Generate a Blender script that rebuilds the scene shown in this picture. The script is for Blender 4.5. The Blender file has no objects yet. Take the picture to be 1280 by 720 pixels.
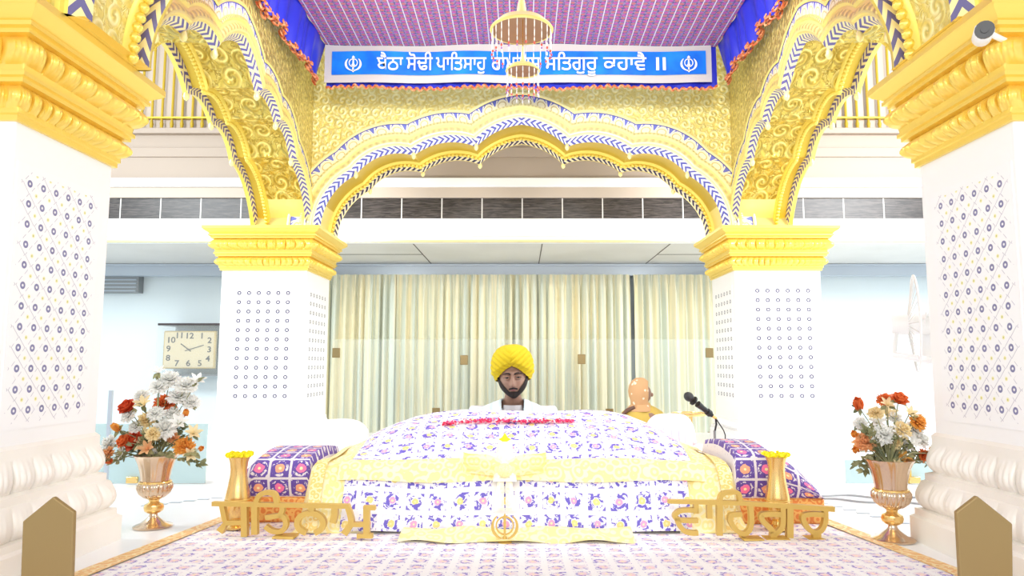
import bpy, bmesh, math, random
from mathutils import Vector, Matrix
PI = math.pi
random.seed(7)
scn = bpy.context.scene
col = scn.collection

# ------------------------------------------------------------------ camera, world, lights, exposure
FPX, TH, CX, CY, CH = 900.0, math.radians(6.0), 652.0, 360.0, 0.75
cd = bpy.data.cameras.new('camera'); cam = bpy.data.objects.new('camera', cd); col.objects.link(cam)
cam.location = (0, 0, CH); cam.rotation_euler = (PI/2 + TH, 0, 0)
cd.sensor_width = 36; cd.lens = FPX/1280*36; cd.shift_x = -12/1280; cd.clip_start = .05
scn.camera = cam
scn.view_settings.view_transform = 'Standard'; scn.view_settings.look = 'None'
scn.view_settings.gamma = 1.0; scn.view_settings.use_curve_mapping = False
scn.view_settings.exposure = 0.42
w = bpy.data.worlds.new('world'); scn.world = w; w.use_nodes = True
w.node_tree.nodes['Background'].inputs[0].default_value = (.93, .96, 1, 1)
w.node_tree.nodes['Background'].inputs[1].default_value = 0.70

def area(name, loc, target, sx, sy, power, color=(1, 1, 1)):
    l = bpy.data.lights.new(name, 'AREA'); l.shape = 'RECTANGLE'; l.size = sx; l.size_y = sy; l.energy = power; l.color = color
    o = bpy.data.objects.new(name, l); col.objects.link(o); o.location = loc
    d = Vector(target) - Vector(loc); o.rotation_euler = d.to_track_quat('-Z', 'Y').to_euler(); return o
area('front_fill', (0, -1.0, 1.9), (0, 6.0, 2.2), 3.0, 1.0, 70, (1, .98, .95))  # added fill behind the camera to brighten the rear arch, not a fixture
area('canopy_lamp', (-1.15, 3.7, 3.05), (.3, 6.6, 2.5), .5, .3, 30, (1, .99, .95))
area('canopy_lamp', (1.15, 3.7, 3.05), (-.3, 6.6, 2.5), .5, .3, 30, (1, .99, .95))
area('side_fill', (-6.0, 3.6, 3.8), (-3.4, 9.5, 1.2), 2.0, 1.5, 210, (.90, .97, 1))  # added pair of unseen fills that brighten the pale walls
area('side_fill', (6.0, 3.6, 3.8), (3.4, 9.5, 1.2), 2.0, 1.5, 330, (.97, .99, 1))
area('rear_fill', (-2.15, 7.65, 2.25), (.3, 10.3, 1.2), .3, .3, 13, (.97, .99, 1))  # added pair of fills hidden behind the arch haunches, aimed at the curtains
area('rear_fill', (2.15, 7.65, 2.25), (-.3, 10.3, 1.2), .3, .3, 13, (.97, .99, 1))

def ray(px, py):
    x = (px-CX)/FPX; y = (CY-py)/FPX
    return x, math.cos(TH)-y*math.sin(TH), math.sin(TH)+y*math.cos(TH)
def at(px, py, Y):
    x, f, u = ray(px, py); return Vector((Y*x/f, Y, CH+Y*u/f))
def atz(px, py, z):
    x, f, u = ray(px, py); t = (z-CH)/u; return Vector((t*x, t*f, z))

# ------------------------------------------------------------------ shader helpers
class X:
    def __init__(s, nt, v): s.nt = nt; s.v = v
    def _m(s, op, *a):
        n = s.nt.nodes.new('ShaderNodeMath'); n.operation = op
        for i, q in enumerate((s,)+a):
            q = q.v if isinstance(q, X) else q
            if isinstance(q, (int, float)): n.inputs[i].default_value = q
            else: s.nt.links.new(q, n.inputs[i])
        return X(s.nt, n.outputs[0])
    def __add__(s, o): return s._m('ADD', o)
    def __sub__(s, o): return s._m('SUBTRACT', o)
    def __mul__(s, o): return s._m('MULTIPLY', o)
    def __truediv__(s, o): return s._m('DIVIDE', o)
    def fl(s): return s._m('FLOOR')
    def fr(s): return s - s.fl()
    def ab(s): return s._m('ABSOLUTE')
    def sin(s): return s._m('SINE')
    def sq(s): return s._m('SQRT')
    def gt(s, o): return s._m('GREATER_THAN', o)
    def lt(s, o): return s._m('LESS_THAN', o)
    def mx(s, o): return s._m('MAXIMUM', o)
    def mn(s, o): return s._m('MINIMUM', o)
    def mod2(s): return (s*.5).fr()*2

class Mat:
    def __init__(s, name, base=(.8, .8, .8), rough=.5, metal=0.0, spec=.5, emit=None):
        s.m = bpy.data.materials.new(name); s.m.use_nodes = True; s.nt = s.m.node_tree
        s.b = s.nt.nodes['Principled BSDF']
        s.b.inputs['Base Color'].default_value = (*base, 1); s.b.inputs['Roughness'].default_value = rough
        s.b.inputs['Metallic'].default_value = metal; s.b.inputs['Specular IOR Level'].default_value = spec
        if emit: s.b.inputs['Emission Color'].default_value = (*base, 1); s.b.inputs['Emission Strength'].default_value = emit
    def uv(s):
        n = s.nt.nodes.new('ShaderNodeUVMap'); n.uv_map = 'UVMap'; s._uv = n.outputs[0]
        q = s.nt.nodes.new('ShaderNodeSeparateXYZ'); s.nt.links.new(n.outputs[0], q.inputs[0])
        return X(s.nt, q.outputs[0]), X(s.nt, q.outputs[1])
    def obj(s):
        n = s.nt.nodes.new('ShaderNodeTexCoord'); return n.outputs['Object']
    def sep(s, vec):
        q = s.nt.nodes.new('ShaderNodeSeparateXYZ'); s.nt.links.new(vec, q.inputs[0]); return [X(s.nt, q.outputs[i]) for i in range(3)]
    def vec(s, a, b, c=0.0):
        n = s.nt.nodes.new('ShaderNodeCombineXYZ')
        for i, q in enumerate((a, b, c)):
            if isinstance(q, X): s.nt.links.new(q.v, n.inputs[i])
            else: n.inputs[i].default_value = q
        return n.outputs[0]
    def noise(s, vec, scale, detail=2, rough=.5, dist=0):
        n = s.nt.nodes.new('ShaderNodeTexNoise'); n.inputs['Scale'].default_value = scale; n.inputs['Detail'].default_value = detail
        n.inputs['Roughness'].default_value = rough; n.inputs['Distortion'].default_value = dist
        if vec is not None: s.nt.links.new(vec, n.inputs['Vector'])
        return X(s.nt, n.outputs[0])
    def vor(s, vec, scale, out='Distance', feat='F1'):
        n = s.nt.nodes.new('ShaderNodeTexVoronoi'); n.feature = feat; n.inputs['Scale'].default_value = scale
        if vec is not None: s.nt.links.new(vec, n.inputs['Vector'])
        return X(s.nt, n.outputs[out])
    def mix(s, f, a, b):
        n = s.nt.nodes.new('ShaderNodeMix'); n.data_type = 'RGBA'
        s.nt.links.new(f.v, n.inputs[0])
        for i, q in ((6, a), (7, b)):
            if isinstance(q, tuple): n.inputs[i].default_value = (*q, 1)
            else: s.nt.links.new(q, n.inputs[i])
        return n.outputs[2]
    def col(s, c): s.nt.links.new(c, s.b.inputs['Base Color']); return s
    def rgh(s, x): s.nt.links.new(x.v, s.b.inputs['Roughness']); return s
    def bump(s, h, strength=.5, dist=.01):
        n = s.nt.nodes.new('ShaderNodeBump'); n.inputs['Strength'].default_value = strength; n.inputs['Distance'].default_value = dist
        s.nt.links.new(h.v, n.inputs['Height']); s.nt.links.new(n.outputs[0], s.b.inputs['Normal']); return s

M = {}
M['marble'] = Mat('white_marble', (.93, .92, .91), .3)
M['cream_marble'] = Mat('cream_marble', (.90, .86, .78), .4)
m = M['cream_marble']; m.col(m.mix((m.noise(m.obj(), 3, 4)-.35)*2.2, (.93, .89, .82), (.84, .78, .70)))
M['floor'] = m = Mat('marble_floor', (.92, .93, .95), .22)
m.col(m.mix((m.noise(m.obj(), 1.3, 5, .6, .6)-.5)*3, (.93, .94, .95), (.86, .88, .91)))
M['wall_blue'] = m = Mat('pale_blue_wall', (.86, .95, .99), .5)
M['taupe'] = Mat('taupe_panel', (.48, .39, .32), .6)
M['beige'] = Mat('beige_panel', (.56, .47, .40), .5)
M['taupe_beige'] = Mat('taupe_beige', (.44, .35, .285), .5)
M['white_trim'] = Mat('white_trim', (.93, .93, .93), .4)
M['soffit'] = m = Mat('soffit_board', (.74, .71, .67), .5)
m.col(m.mix((m.noise(m.obj(), .9, 3)-.4)*2, (.80, .78, .75), (.66, .64, .61)))
M['steel_blue'] = Mat('blue_grey_steel', (.52, .58, .66), .35, .3)
M['gold_line'] = Mat('gold_line', (.80, .66, .28), .4, .3)
M['darktile'] = m = Mat('dark_tile', (.2, .17, .15), .32, 0, .3)
u, v = m.uv()
g = m.noise(m.vec(u*1.5, v*26.0), 3.0, 4, .6, 1.2)
c = m.mix((g-.42)*4, (.03, .026, .026), (.12, .10, .095))
jt = (u/.49).fr().lt(.03)
m.col(m.mix(jt, c, (.7, .68, .66)))
GOLD = (.95, .70, .22); GOLDB = (1.0, .78, .30)
def gold(name, base, rough=.38, metal=.55): return Mat(name, base, rough, metal, .5)
M['gold'] = gold('gold_leaf', (.95, .70, .15), .36, .5)
M['gold_deep'] = gold('deep_gold', (.66, .46, .05), .36, .55)
M['gold_pale'] = gold('pale_gold', (.97, .81, .27), .38, .4)
M['gold_cream'] = gold('cream_gold', (1.0, .89, .42), .4, .3)
M['gold_bead'] = gold('beaded_gold', (.92, .72, .14), .3, .5)
M['brass'] = gold('brass', (.90, .62, .24), .24, .9)
M['sign_gold'] = gold('brushed_gold', (.70, .47, .12), .42, .35)
M['dark_brass'] = gold('dark_brass', (.30, .22, .10), .3, .6)
M['bronze'] = gold('rose_bronze', (.70, .53, .38), .18, .9)
# embossed gold sheets: scroll relief by bump
def emboss(name, base, dark, scale, strength=1.0, dist=.03, rough=.34, metal=.55, rnd=.6):
    m = Mat(name, base, rough, metal); u, v = m.uv(); nt = m.nt
    p = m.vec(u*scale, v*scale)
    vn = nt.nodes.new('ShaderNodeTexVoronoi'); vn.inputs['Scale'].default_value = 1.0; vn.inputs['Randomness'].default_value = rnd
    nt.links.new(p, vn.inputs['Vector'])
    sx, sy, _ = m.sep(vn.outputs['Position']); cr, cg, cb = m.sep(vn.outputs['Color'])
    dx = u*scale-sx; dy = v*scale-sy
    r = (dx*dx+dy*dy).sq(); ang = dy._m('ARCTAN2', dx)
    hand = cr.gt(.5)*2-1
    curl = (ang*hand+r*15.0+cg*6.28).sin()*.5+.5
    pet = (ang*5.0+cb*6.28+r*4.0).sin()*.5+.5
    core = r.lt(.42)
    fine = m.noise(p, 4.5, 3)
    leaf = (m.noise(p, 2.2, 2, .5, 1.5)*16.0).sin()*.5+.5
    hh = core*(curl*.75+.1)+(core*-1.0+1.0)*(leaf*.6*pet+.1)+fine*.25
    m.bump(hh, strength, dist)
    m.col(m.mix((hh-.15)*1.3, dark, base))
    return m
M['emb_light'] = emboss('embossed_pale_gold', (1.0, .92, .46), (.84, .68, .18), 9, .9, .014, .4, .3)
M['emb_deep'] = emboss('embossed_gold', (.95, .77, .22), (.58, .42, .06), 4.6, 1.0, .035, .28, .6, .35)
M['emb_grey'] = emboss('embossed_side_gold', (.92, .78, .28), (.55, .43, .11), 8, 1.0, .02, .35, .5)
# chevrons: v runs 0..1 across the edge, u in metres along the arch
def chevron(name, c1, c2, pitch=.055, k=.045, duty=.5):
    m = Mat(name, c1, .35, .15); u, v = m.uv()
    a = (u/pitch + (v-.5).ab()*(2*k/pitch)).fr().gt(duty)
    m.col(m.mix(a, c1, c2)); return m
BLUE = (.11, .12, .48); NAVY = (.045, .04, .12)
M['chev_white'] = chevron('blue_white_chevron', (.96, .96, .88), BLUE)
M['chev_dark'] = chevron('dark_chevron', (1.0, .90, .62), NAVY)
M['chev_gold'] = chevron('gold_blue_chevron', (.97, .86, .46), (.13, .12, .36))
M['chev_wide'] = chevron('wide_chevron', (1.0, .84, .38), (.16, .14, .30), .085, .06)
def moulding(name, base, rough, metal):
    m = gold(name, base, rough, metal); u, v = m.uv()
    band = (v-.62).ab().lt(.13); band2 = (v-.16).ab().lt(.07)
    h = band*(((u*105).sin()*.5+.5))+band2*((u*190).sin()*.5+.5)
    m.bump(h, .8, .012); m.col(m.mix(h*.45, base, tuple(q*.55 for q in base))); return m
M['mould_cream'] = moulding('cream_gold_moulding', (1.0, .89, .42), .4, .3)
M['mould_pale'] = moulding('pale_gold_moulding', (.95, .78, .26), .38, .4)
M['mould_gold'] = moulding('gold_moulding', (.96, .72, .13), .36, .5)
# acanthus frieze: blue palmettes on cream, v 0 (inner) .. 1 (outer)
m = M['frieze'] = Mat('palmette_frieze', (1, .95, .75), .4, .2); u, v = m.uv()
cu = ((u/.13).fr()-.5).ab()*2          # 0 at the palmette's axis
fan = (cu*1.0).lt((v-.30)*1.25) * (((cu/(v*1.0-.12).mx(.05))*9.0).sin().gt(-.25))
line = v.gt(.90)
cup = ((((cu-1.0)*(cu-1.0)*.42+(v-.25)*(v-.25)).sq())-.36).ab().lt(.05)
c = m.mix(cup, (1.0, .93, .62), (.70, .56, .24)); c = m.mix(fan, c, (.16, .19, .62)); m.col(m.mix(line, c, (.10, .12, .5)))
# inlaid marble panels: u,v in cells (columns 0..6, rows 0..12)
def inlay(name, hexes, rr=.125, rc=(.20, .19, .36)):
    m = Mat(name, (.93, .92, .92), .3); u, v = m.uv()
    fu = u.fr()-.5; fv = v.fr()-.5
    r = (fu*fu+fv*fv).sq()
    inside = u.gt(0)*u.lt(6)*v.gt(0)*v.lt(12)
    ring = (r-rr).ab().lt(.058)*inside
    base = (.93, .92, .92)
    c = base
    if hexes:
        gu = (u+.5).fr()-.5; gv = (v+.5).fr()-.5
        r2 = (gu*gu+gv*gv).sq(); in2 = u.gt(.5)*u.lt(5.7)*v.gt(.4)*v.lt(12)
        dia = (fu.ab()+fv.ab()*.9)
        hexl = (dia-.47).ab().lt(.02)*u.gt(-.1)*u.lt(6.1)*v.gt(-.1)*v.lt(12.1)*((u+v)*9).sin().gt(-.35)
        c = m.mix(hexl, c, (.50, .47, .55))
        c = m.mix(r2.lt(.10)*in2, c, (.86, .80, .40)); c = m.mix(r2.lt(.035)*in2, c, (.40, .42, .12))
    else:
        gu = (u+.5).fr()-.5; r2 = (gu*gu+fv*fv).sq(); c = m.mix(r2.lt(.04)*inside, c, (.75, .73, .72))
    m.col(m.mix(ring, c, rc)); return m
M['inlay_near'] = inlay('inlaid_marble_panel', True)
M['inlay_far'] = inlay('dotted_marble_panel', False, .16, (.07, .06, .13))
# printed silk: square cells with a lace grid, foliage and a flower
def floral(name, cell, bg, leaf, fl1, fl2, lace=(.97, .96, .97), lw=.40, thr=.5, fr=.17, gridcol=None, nscale=3.6, sheen=.2):
    m = Mat(name, bg, .6); u, v = m.uv()
    a = u/cell; b = v/cell; fu = a.fr()-.5; fv = b.fr()-.5
    q = m.vec(a, b); n = m.noise(q, nscale, 3, .6, .8)
    edge = fu.ab().mx(fv.ab())
    r = (fu*fu+fv*fv).sq()
    vein = (((r*26.0)+n*9).sin().gt(.1))
    c = m.mix(n.gt(thr), bg, leaf)
    c = m.mix(vein*n.lt(thr+.08)*n.gt(thr-.07), c, lace)
    par = ((a.fl()+b.fl()).mod2()).gt(.5)
    c2 = m.mix(par, fl1, fl2)
    c = m.mix((r+(n-.5)*.22).lt(fr), c, c2)
    c = m.mix((r+(n-.5)*.1).lt(fr*.3), c, (1.0, .86, .45))
    c = m.mix(edge.gt(lw)*m.noise(q, 22, 1).gt(.30), c, lace)
    m.col(c); return m
M['rumala'] = floral('floral_silk', .102, (.86, .82, .93), (.16, .12, .58), (.90, .72, .26), (.86, .38, .62), (.95, .93, .96), .39, .50, .15)
M['cushion_silk'] = floral('navy_floral_silk', .10, (.13, .07, .38), (.16, .10, .50), (.93, .20, .42), (.92, .42, .25), (.80, .74, .78), .44, .6, .23)
M['rug_silk'] = floral('faded_floral_rug', .085, (.86, .80, .86), (.30, .24, .62), (.90, .66, .72), (.88, .75, .82), (.95, .93, .94), .36, .52, .2)
# canopy ceiling cloth
m = M['canopy'] = Mat('canopy_silk', (.3, .2, .5), .6); u, v = m.uv()
a = u/.094; b = v/.047; fu = a.fr()-.5; fv = b.fr()-.5
n = m.noise(m.vec(u, v), 55, 2, .6, .5)
g1 = ((a*2).fr()-.5); g2 = fv
r = (g1*g1*.8+g2*g2).sq()
c = m.mix(n.gt(.5), (.085, .065, .24), (.25, .21, .42))
c2 = m.mix(((a*2).fl()+b.fl()).mod2().gt(.5), (.48, .07, .34), (.50, .14, .16))
c = m.mix((r+(n-.5)*.4).lt(.34), c, c2)
c = m.mix(fu.ab().gt(.455), c, (.66, .64, .74)); m.col(c)
# brocade
def brocade(name, a_, b_, sc=40):
    m = Mat(name, a_, .45, .15); u, v = m.uv(); n = m.vor(m.vec(u, v), sc)
    m.col(m.mix((n*14).sin().gt(.1), a_, b_)); m.bump(n, .3, .004); return m
M['yellow_brocade'] = brocade('yellow_brocade', (1.0, .86, .36), (1.0, .93, .60), 22)
M['gold_brocade'] = brocade('gold_brocade', (.93, .68, .22), (1.0, .88, .50), 34)
M['orange_brocade'] = brocade('orange_brocade', (.80, .26, .06), (.92, .50, .14), 28)
M['white_gold'] = brocade('white_gold_satin', (1.0, .95, .74), (1.0, .98, .88), 26)
M['gold_orange'] = brocade('gold_orange_braid', (.86, .50, .18), (.96, .76, .42), 24)
M['tan_gold'] = gold('tan_gold_panel', (.34, .23, .09), .45, .3)
M['mic_grille'] = m = Mat('mic_grille', (.06, .06, .065), .4, .6); m.bump(m.vor(m.obj(), 260), 1, .003)
M['shawl'] = Mat('white_shawl', (.74, .86, .89), .8)
M['blue_satin'] = Mat('blue_satin', (.02, .03, .55), .38)
M['blue_banner'] = m = Mat('banner_blue', (.005, .16, .72), .3)
m.col(m.mix((m.noise(m.obj(), 5, 3)-.3)*2, (.002, .13, .72), (.01, .30, .88)))
M['silver'] = m = Mat('silver_braid', (.60, .58, .56), .45, .2); m.bump(m.noise(m.obj(), 160, 2), .6, .004)
M['silver_thread'] = Mat('silver_thread', (.93, .93, .90), .5)
M['orange_trim'] = m = Mat('orange_trim', (.85, .28, .12), .5)
m.col(m.mix((m.noise(m.obj(), 40, 2)-.35)*3, (.50, .08, .02), (.92, .42, .20)))
M['white_cloth'] = Mat('white_cloth', (.94, .94, .95), .8)
M['striped_cloth'] = m = Mat('striped_white_cloth', (.93, .93, .95), .8)
x_, y_, z_ = m.sep(m.obj()); m.col(m.mix(((x_*24).fr()-.5).ab().lt(.06), (.94, .94, .95), (.62, .64, .86)))
M['sheet'] = Mat('kurta_cloth', (.76, .80, .83), .8)
M['grey_shirt'] = Mat('pale_grey_shirt', (.50, .48, .50), .8)
M['turban'] = m = Mat('yellow_turban_cloth', (.66, .49, .008), .85)
M['skin'] = m = Mat('brown_skin', (.30, .17, .12), .5)
m.col(m.mix((m.noise(m.obj(), 30, 3)-.4)*1.5, (.33, .185, .13), (.25, .14, .10)))
M['lip'] = Mat('lip', (.24, .095, .085), .45)
M['hair'] = m = Mat('black_beard', (.022, .014, .013), .85); m.bump(m.noise(m.obj(), 260, 2), 1, .004)
M['eye_white'] = Mat('eye_white', (.36, .31, .29), .3); M['iris'] = Mat('dark_iris', (.02, .012, .01), .2)
M['crimson'] = Mat('crimson_petal', (.72, .01, .09), .6); M['pinkpetal'] = Mat('pink_petal', (.90, .08, .26), .6)
M['yellow_petal'] = Mat('marigold_petal', (.98, .86, .02), .6)
M['black'] = Mat('black_plastic', (.018, .018, .02), .4); M['greymetal'] = Mat('grey_metal', (.30, .31, .32), .35, .6)
M['charcoal'] = Mat('charcoal_panel', (.05, .035, .035), .3)
M['clock_face'] = Mat('tan_clock_face', (.80, .66, .42), .5); M['clock_rim'] = Mat('gold_clock_rim', (.72, .52, .22), .35, .5)
M['clock_ink'] = Mat('dark_brown_ink', (.05, .03, .03), .5)
M['mustard'] = Mat('mustard_cloth', (.66, .46, .10), .8)
m = M['peach'] = Mat('peach_scarf', (.72, .42, .22), .8); m.col(m.mix(m.vor(m.obj(), 14).lt(.22), (.70, .40, .20), (.95, .80, .62)))
M['brown'] = Mat('brown_cloth', (.17, .09, .07), .8)
M['wire'] = Mat('grey_cable', (.40, .41, .43), .5)
M['red_cloth'] = Mat('pink_red_cloth', (.80, .30, .33), .7)
M['leafgreen'] = m = Mat('olive_leaf', (.20, .20, .08), .5)
m.col(m.mix((m.noise(m.obj(), 14, 2)-.35)*3, (.10, .12, .05), (.38, .36, .17)))
def petal_mat(n_, c_):
    m = Mat(n_, c_, .6); tr = m.nt.nodes.new('ShaderNodeBsdfTranslucent'); tr.inputs[0].default_value = (*c_, 1)
    mx = m.nt.nodes.new('ShaderNodeMixShader'); mx.inputs[0].default_value = .45
    m.nt.links.new(m.b.outputs[0], mx.inputs[1]); m.nt.links.new(tr.outputs[0], mx.inputs[2])
    m.nt.links.new(mx.outputs[0], m.nt.nodes['Material Output'].inputs[0]); return m
for n_, c_ in dict(rose_orange=(.83, .22, .06), rose_red=(.72, .10, .03), peach_petal=(.93, .52, .25), white_petal=(.97, .97, .94),
                   cream_petal=(.96, .82, .50), amber_petal=(.93, .47, .10)).items(): M[n_] = petal_mat(n_, c_)
M['glass'] = m = Mat('clear_glass', (.90, .96, .96), .05); m.b.inputs['Alpha'].default_value = .12
M['frost'] = m = Mat('tinted_glass', (.80, .92, .92), .12); m.b.inputs['Alpha'].default_value = .08
M['teal_glass'] = m = Mat('teal_glass_panel', (.58, .76, .78), .15); m.b.inputs['Alpha'].default_value = .8
M['curtain'] = m = Mat('cream_curtain', (.86, .82, .64), .7)
u, v = m.uv()
n = m.noise(m.vec(u*6.0, v*.12), 3.0, 2); m.col(m.mix((n-.40)*5, (.88, .80, .55), (.62, .66, .56)))
M['curtain'].b.inputs['Roughness'].default_value = .6

def mt(x): return M[x].m if isinstance(x, str) else x

# ------------------------------------------------------------------ object helpers
def tag(o, label=None, cat=None, group=None, kind=None):
    if label: o['label'] = label
    if cat: o['category'] = cat
    if group: o['group'] = group
    if kind: o['kind'] = kind
    return o
def thing(name, loc, label, cat, group=None, rz=0):
    o = bpy.data.objects.new(name, None); col.objects.link(o); o.location = loc; o.rotation_euler = (0, 0, rz)
    o.empty_display_size = .05
    return tag(o, label, cat, group)
def wo(o):           # world origin of a thing or part
    p = Vector((0, 0, 0))
    while o is not None: p += o.location; o = o.parent
    return p

class MB:
    def __init__(s): s.v = []; s.f = []; s.uv = []; s.mi = []
    def face(s, idx, uvs=None, mi=0):
        s.f.append(tuple(idx)); s.uv.append(uvs or [(0, 0)]*len(idx)); s.mi.append(mi)
    def box(s, x0, x1, y0, y1, z0, z1, mi=0):
        b = len(s.v)
        for z in (z0, z1):
            for y in (y0, y1):
                for x in (x0, x1): s.v.append((x, y, z))
        for q in ((0, 2, 3, 1), (4, 5, 7, 6), (0, 1, 5, 4), (2, 6, 7, 3), (0, 4, 6, 2), (1, 3, 7, 5)):
            pts = [s.v[b+i] for i in q]
            n = (Vector(pts[1])-Vector(pts[0])).cross(Vector(pts[2])-Vector(pts[1]))
            ax = max(range(3), key=lambda i: abs(n[i]))
            uv = [((p[1], p[2]) if ax == 0 else (p[0], p[2]) if ax == 1 else (p[0], p[1])) for p in pts]
            s.face([b+i for i in q], uv, mi)
        return s
    def obox(s, c, sx, sy, sz, R=None, mi=0):
        b = len(s.v); R = R or Matrix.Identity(3)
        s.box(-sx/2, sx/2, -sy/2, sy/2, -sz/2, sz/2, mi)
        for i in range(b, len(s.v)): s.v[i] = tuple(R @ Vector(s.v[i]) + Vector(c))
        return s
    def grid(s, fn, nu, nv, uvf=None, wrapu=False, mi=0):
        b = len(s.v)
        for j in range(nv+1):
            for i in range(nu+1): s.v.append(tuple(fn(i/nu, j/nv)))
        uvf = uvf or (lambda a, c: (a, c))
        for j in range(nv):
            for i in range(nu):
                q = [(i, j), (i+1, j), (i+1, j+1), (i, j+1)]
                s.face([b+y*(nu+1)+x for x, y in q], [uvf(x/nu, y/nv) for x, y in q], mi)
        return s
    def tube(s, path, r, n=8, mi=0, cap=True):
        P = [Vector(p) for p in path]; b = len(s.v); up = Vector((0, 0, 1)); prev = None
        for k, p in enumerate(P):
            t = (P[min(k+1, len(P)-1)]-P[max(k-1, 0)]).normalized()
            a = prev if prev is not None else (Vector((1, 0, 0)) if abs(t.z) > .9 else up)
            sdir = t.cross(a).normalized(); prev = sdir.cross(t).normalized()
            rr = r(k/(len(P)-1)) if callable(r) else r
            for i in range(n):
                an = 2*PI*i/n; s.v.append(tuple(p+sdir*math.cos(an)*rr+prev*math.sin(an)*rr))
        for k in range(len(P)-1):
            for i in range(n):
                j = (i+1) % n; s.face([b+k*n+i, b+k*n+j, b+(k+1)*n+j, b+(k+1)*n+i], [(i/n, k), ((i+1)/n, k), ((i+1)/n, k+1), (i/n, k+1)], mi)
        if cap:
            s.face([b+i for i in range(n)][::-1], None, mi); s.face([b+(len(P)-1)*n+i for i in range(n)], None, mi)
        return s
    def lathe(s, prof, c=(0, 0, 0), n=32, mod=None, mi=0, sy=1.0, cap=True):
        b = len(s.v)
        for k, (r, z) in enumerate(prof):
            for i in range(n):
                an = 2*PI*i/n; rr = r*(mod(k, an) if mod else 1)
                s.v.append((c[0]+rr*math.cos(an), c[1]+rr*math.sin(an)*sy, c[2]+z))
        for k in range(len(prof)-1):
            for i in range(n):
                j = (i+1) % n; s.face([b+k*n+i, b+k*n+j, b+(k+1)*n+j, b+(k+1)*n+i], [(i/n, k/len(prof)), ((i+1)/n, k/len(prof)), ((i+1)/n, (k+1)/len(prof)), (i/n, (k+1)/len(prof))], mi)
        if cap and prof[0][0] > 1e-5: s.face([b+i for i in range(n)][::-1], None, mi)
        if cap and prof[-1][0] > 1e-5: s.face([b+(len(prof)-1)*n+i for i in range(n)], None, mi)
        return s
    def ball(s, c, r, n=10, m_=7, mi=0, sc=(1, 1, 1)):
        b = len(s.v)
        s.lathe([(math.sin(PI*k/m_)*r+1e-6, -math.cos(PI*k/m_)*r) for k in range(m_+1)], (0, 0, 0), n, mi=mi)
        for i in range(b, len(s.v)):
            v = s.v[i]; s.v[i] = (c[0]+v[0]*sc[0], c[1]+v[1]*sc[1], c[2]+v[2]*sc[2])
        return s
    def ribbon(s, pts, wd, to3, depth, mi=0, closed=False, caps=True):
        """flat stroke of width wd along 2-D pts, thickness through to3(x, y, t), t in 0..1"""
        P = [Vector(p) for p in pts]; n = len(P); b = len(s.v)
        for k, p in enumerate(P):
            a = P[(k-1) % n] if closed else P[max(k-1, 0)]; c = P[(k+1) % n] if closed else P[min(k+1, n-1)]
            d1 = (p-a).normalized() if (p-a).length > 1e-9 else (c-p).normalized()
            d2 = (c-p).normalized() if (c-p).length > 1e-9 else d1
            t = (d1+d2); t = t.normalized() if t.length > 1e-6 else d1
            nn = Vector((-t.y, t.x)); cs = max(.45, nn.dot(Vector((-d1.y, d1.x))))
            ww = (wd(k/(n-1)) if callable(wd) else wd)/2/cs
            for sg in (-1, 1):
                for tt in (0, 1): s.v.append(tuple(to3(p.x+nn.x*ww*sg, p.y+nn.y*ww*sg, tt)))
        for k in range(n if closed else n-1):
            o = b+4*k; q = b+4*((k+1) % n)
            s.face([o, q, q+2, o+2], None, mi); s.face([o+1, o+3, q+3, q+1], None, mi)
            s.face([o, o+1, q+1, q], None, mi); s.face([o+2, q+2, q+3, o+3], None, mi)
        if not closed:
            s.face([b, b+2, b+3, b+1], None, mi); e = b+4*(n-1); s.face([e, e+1, e+3, e+2], None, mi)
        return s
    def poly(s, pts, to3, mi=0):
        b = len(s.v); n = len(pts)
        for t in (0, 1):
            for p in pts: s.v.append(tuple(to3(p[0], p[1], t)))
        s.face([b+i for i in range(n)], None, mi); s.face([b+n+i for i in range(n)][::-1], None, mi)
        for i in range(n):
            j = (i+1) % n; s.face([b+j, b+i, b+n+i, b+n+j], None, mi)
        return s
    def build(s, name, mats, parent=None, origin=None, smooth=True, ang=40, bevel=0):
        off = wo(parent) if parent is not None else Vector(origin or (0, 0, 0))
        me = bpy.data.meshes.new(name)
        me.from_pydata([tuple(Vector(p)-off) for p in s.v], [], s.f)
        uvl = me.uv_layers.new(name='UVMap'); k = 0
        for pi, p in enumerate(me.polygons):
            p.material_index = s.mi[pi]
            for j in range(p.loop_total): uvl.data[p.loop_start+j].uv = s.uv[pi][j]
        if not isinstance(mats, (list, tuple)): mats = [mats]
        for q in mats: me.materials.append(mt(q))
        bm = bmesh.new(); bm.from_mesh(me); bmesh.ops.recalc_face_normals(bm, faces=bm.faces); bm.to_mesh(me); bm.free()
        if smooth:
            for p in me.polygons: p.use_smooth = True
            me.set_sharp_from_angle(angle=math.radians(ang))
        o = bpy.data.objects.new(name, me); col.objects.link(o)
        if parent is not None: o.parent = parent
        else: o.location = off
        if bevel:
            md = o.modifiers.new('bevel', 'BEVEL'); md.width = bevel; md.segments = 2; md.limit_method = 'ANGLE'
        return o
def struct(name, mb, mats, **k):
    o = mb.build(name, mats, **k); o['kind'] = 'structure'; return o
def copy_tree(o, parent=None):
    c = o.copy(); col.objects.link(c); c.parent = parent
    for ch in list(o.children): copy_tree(ch, c)
    return c
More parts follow.
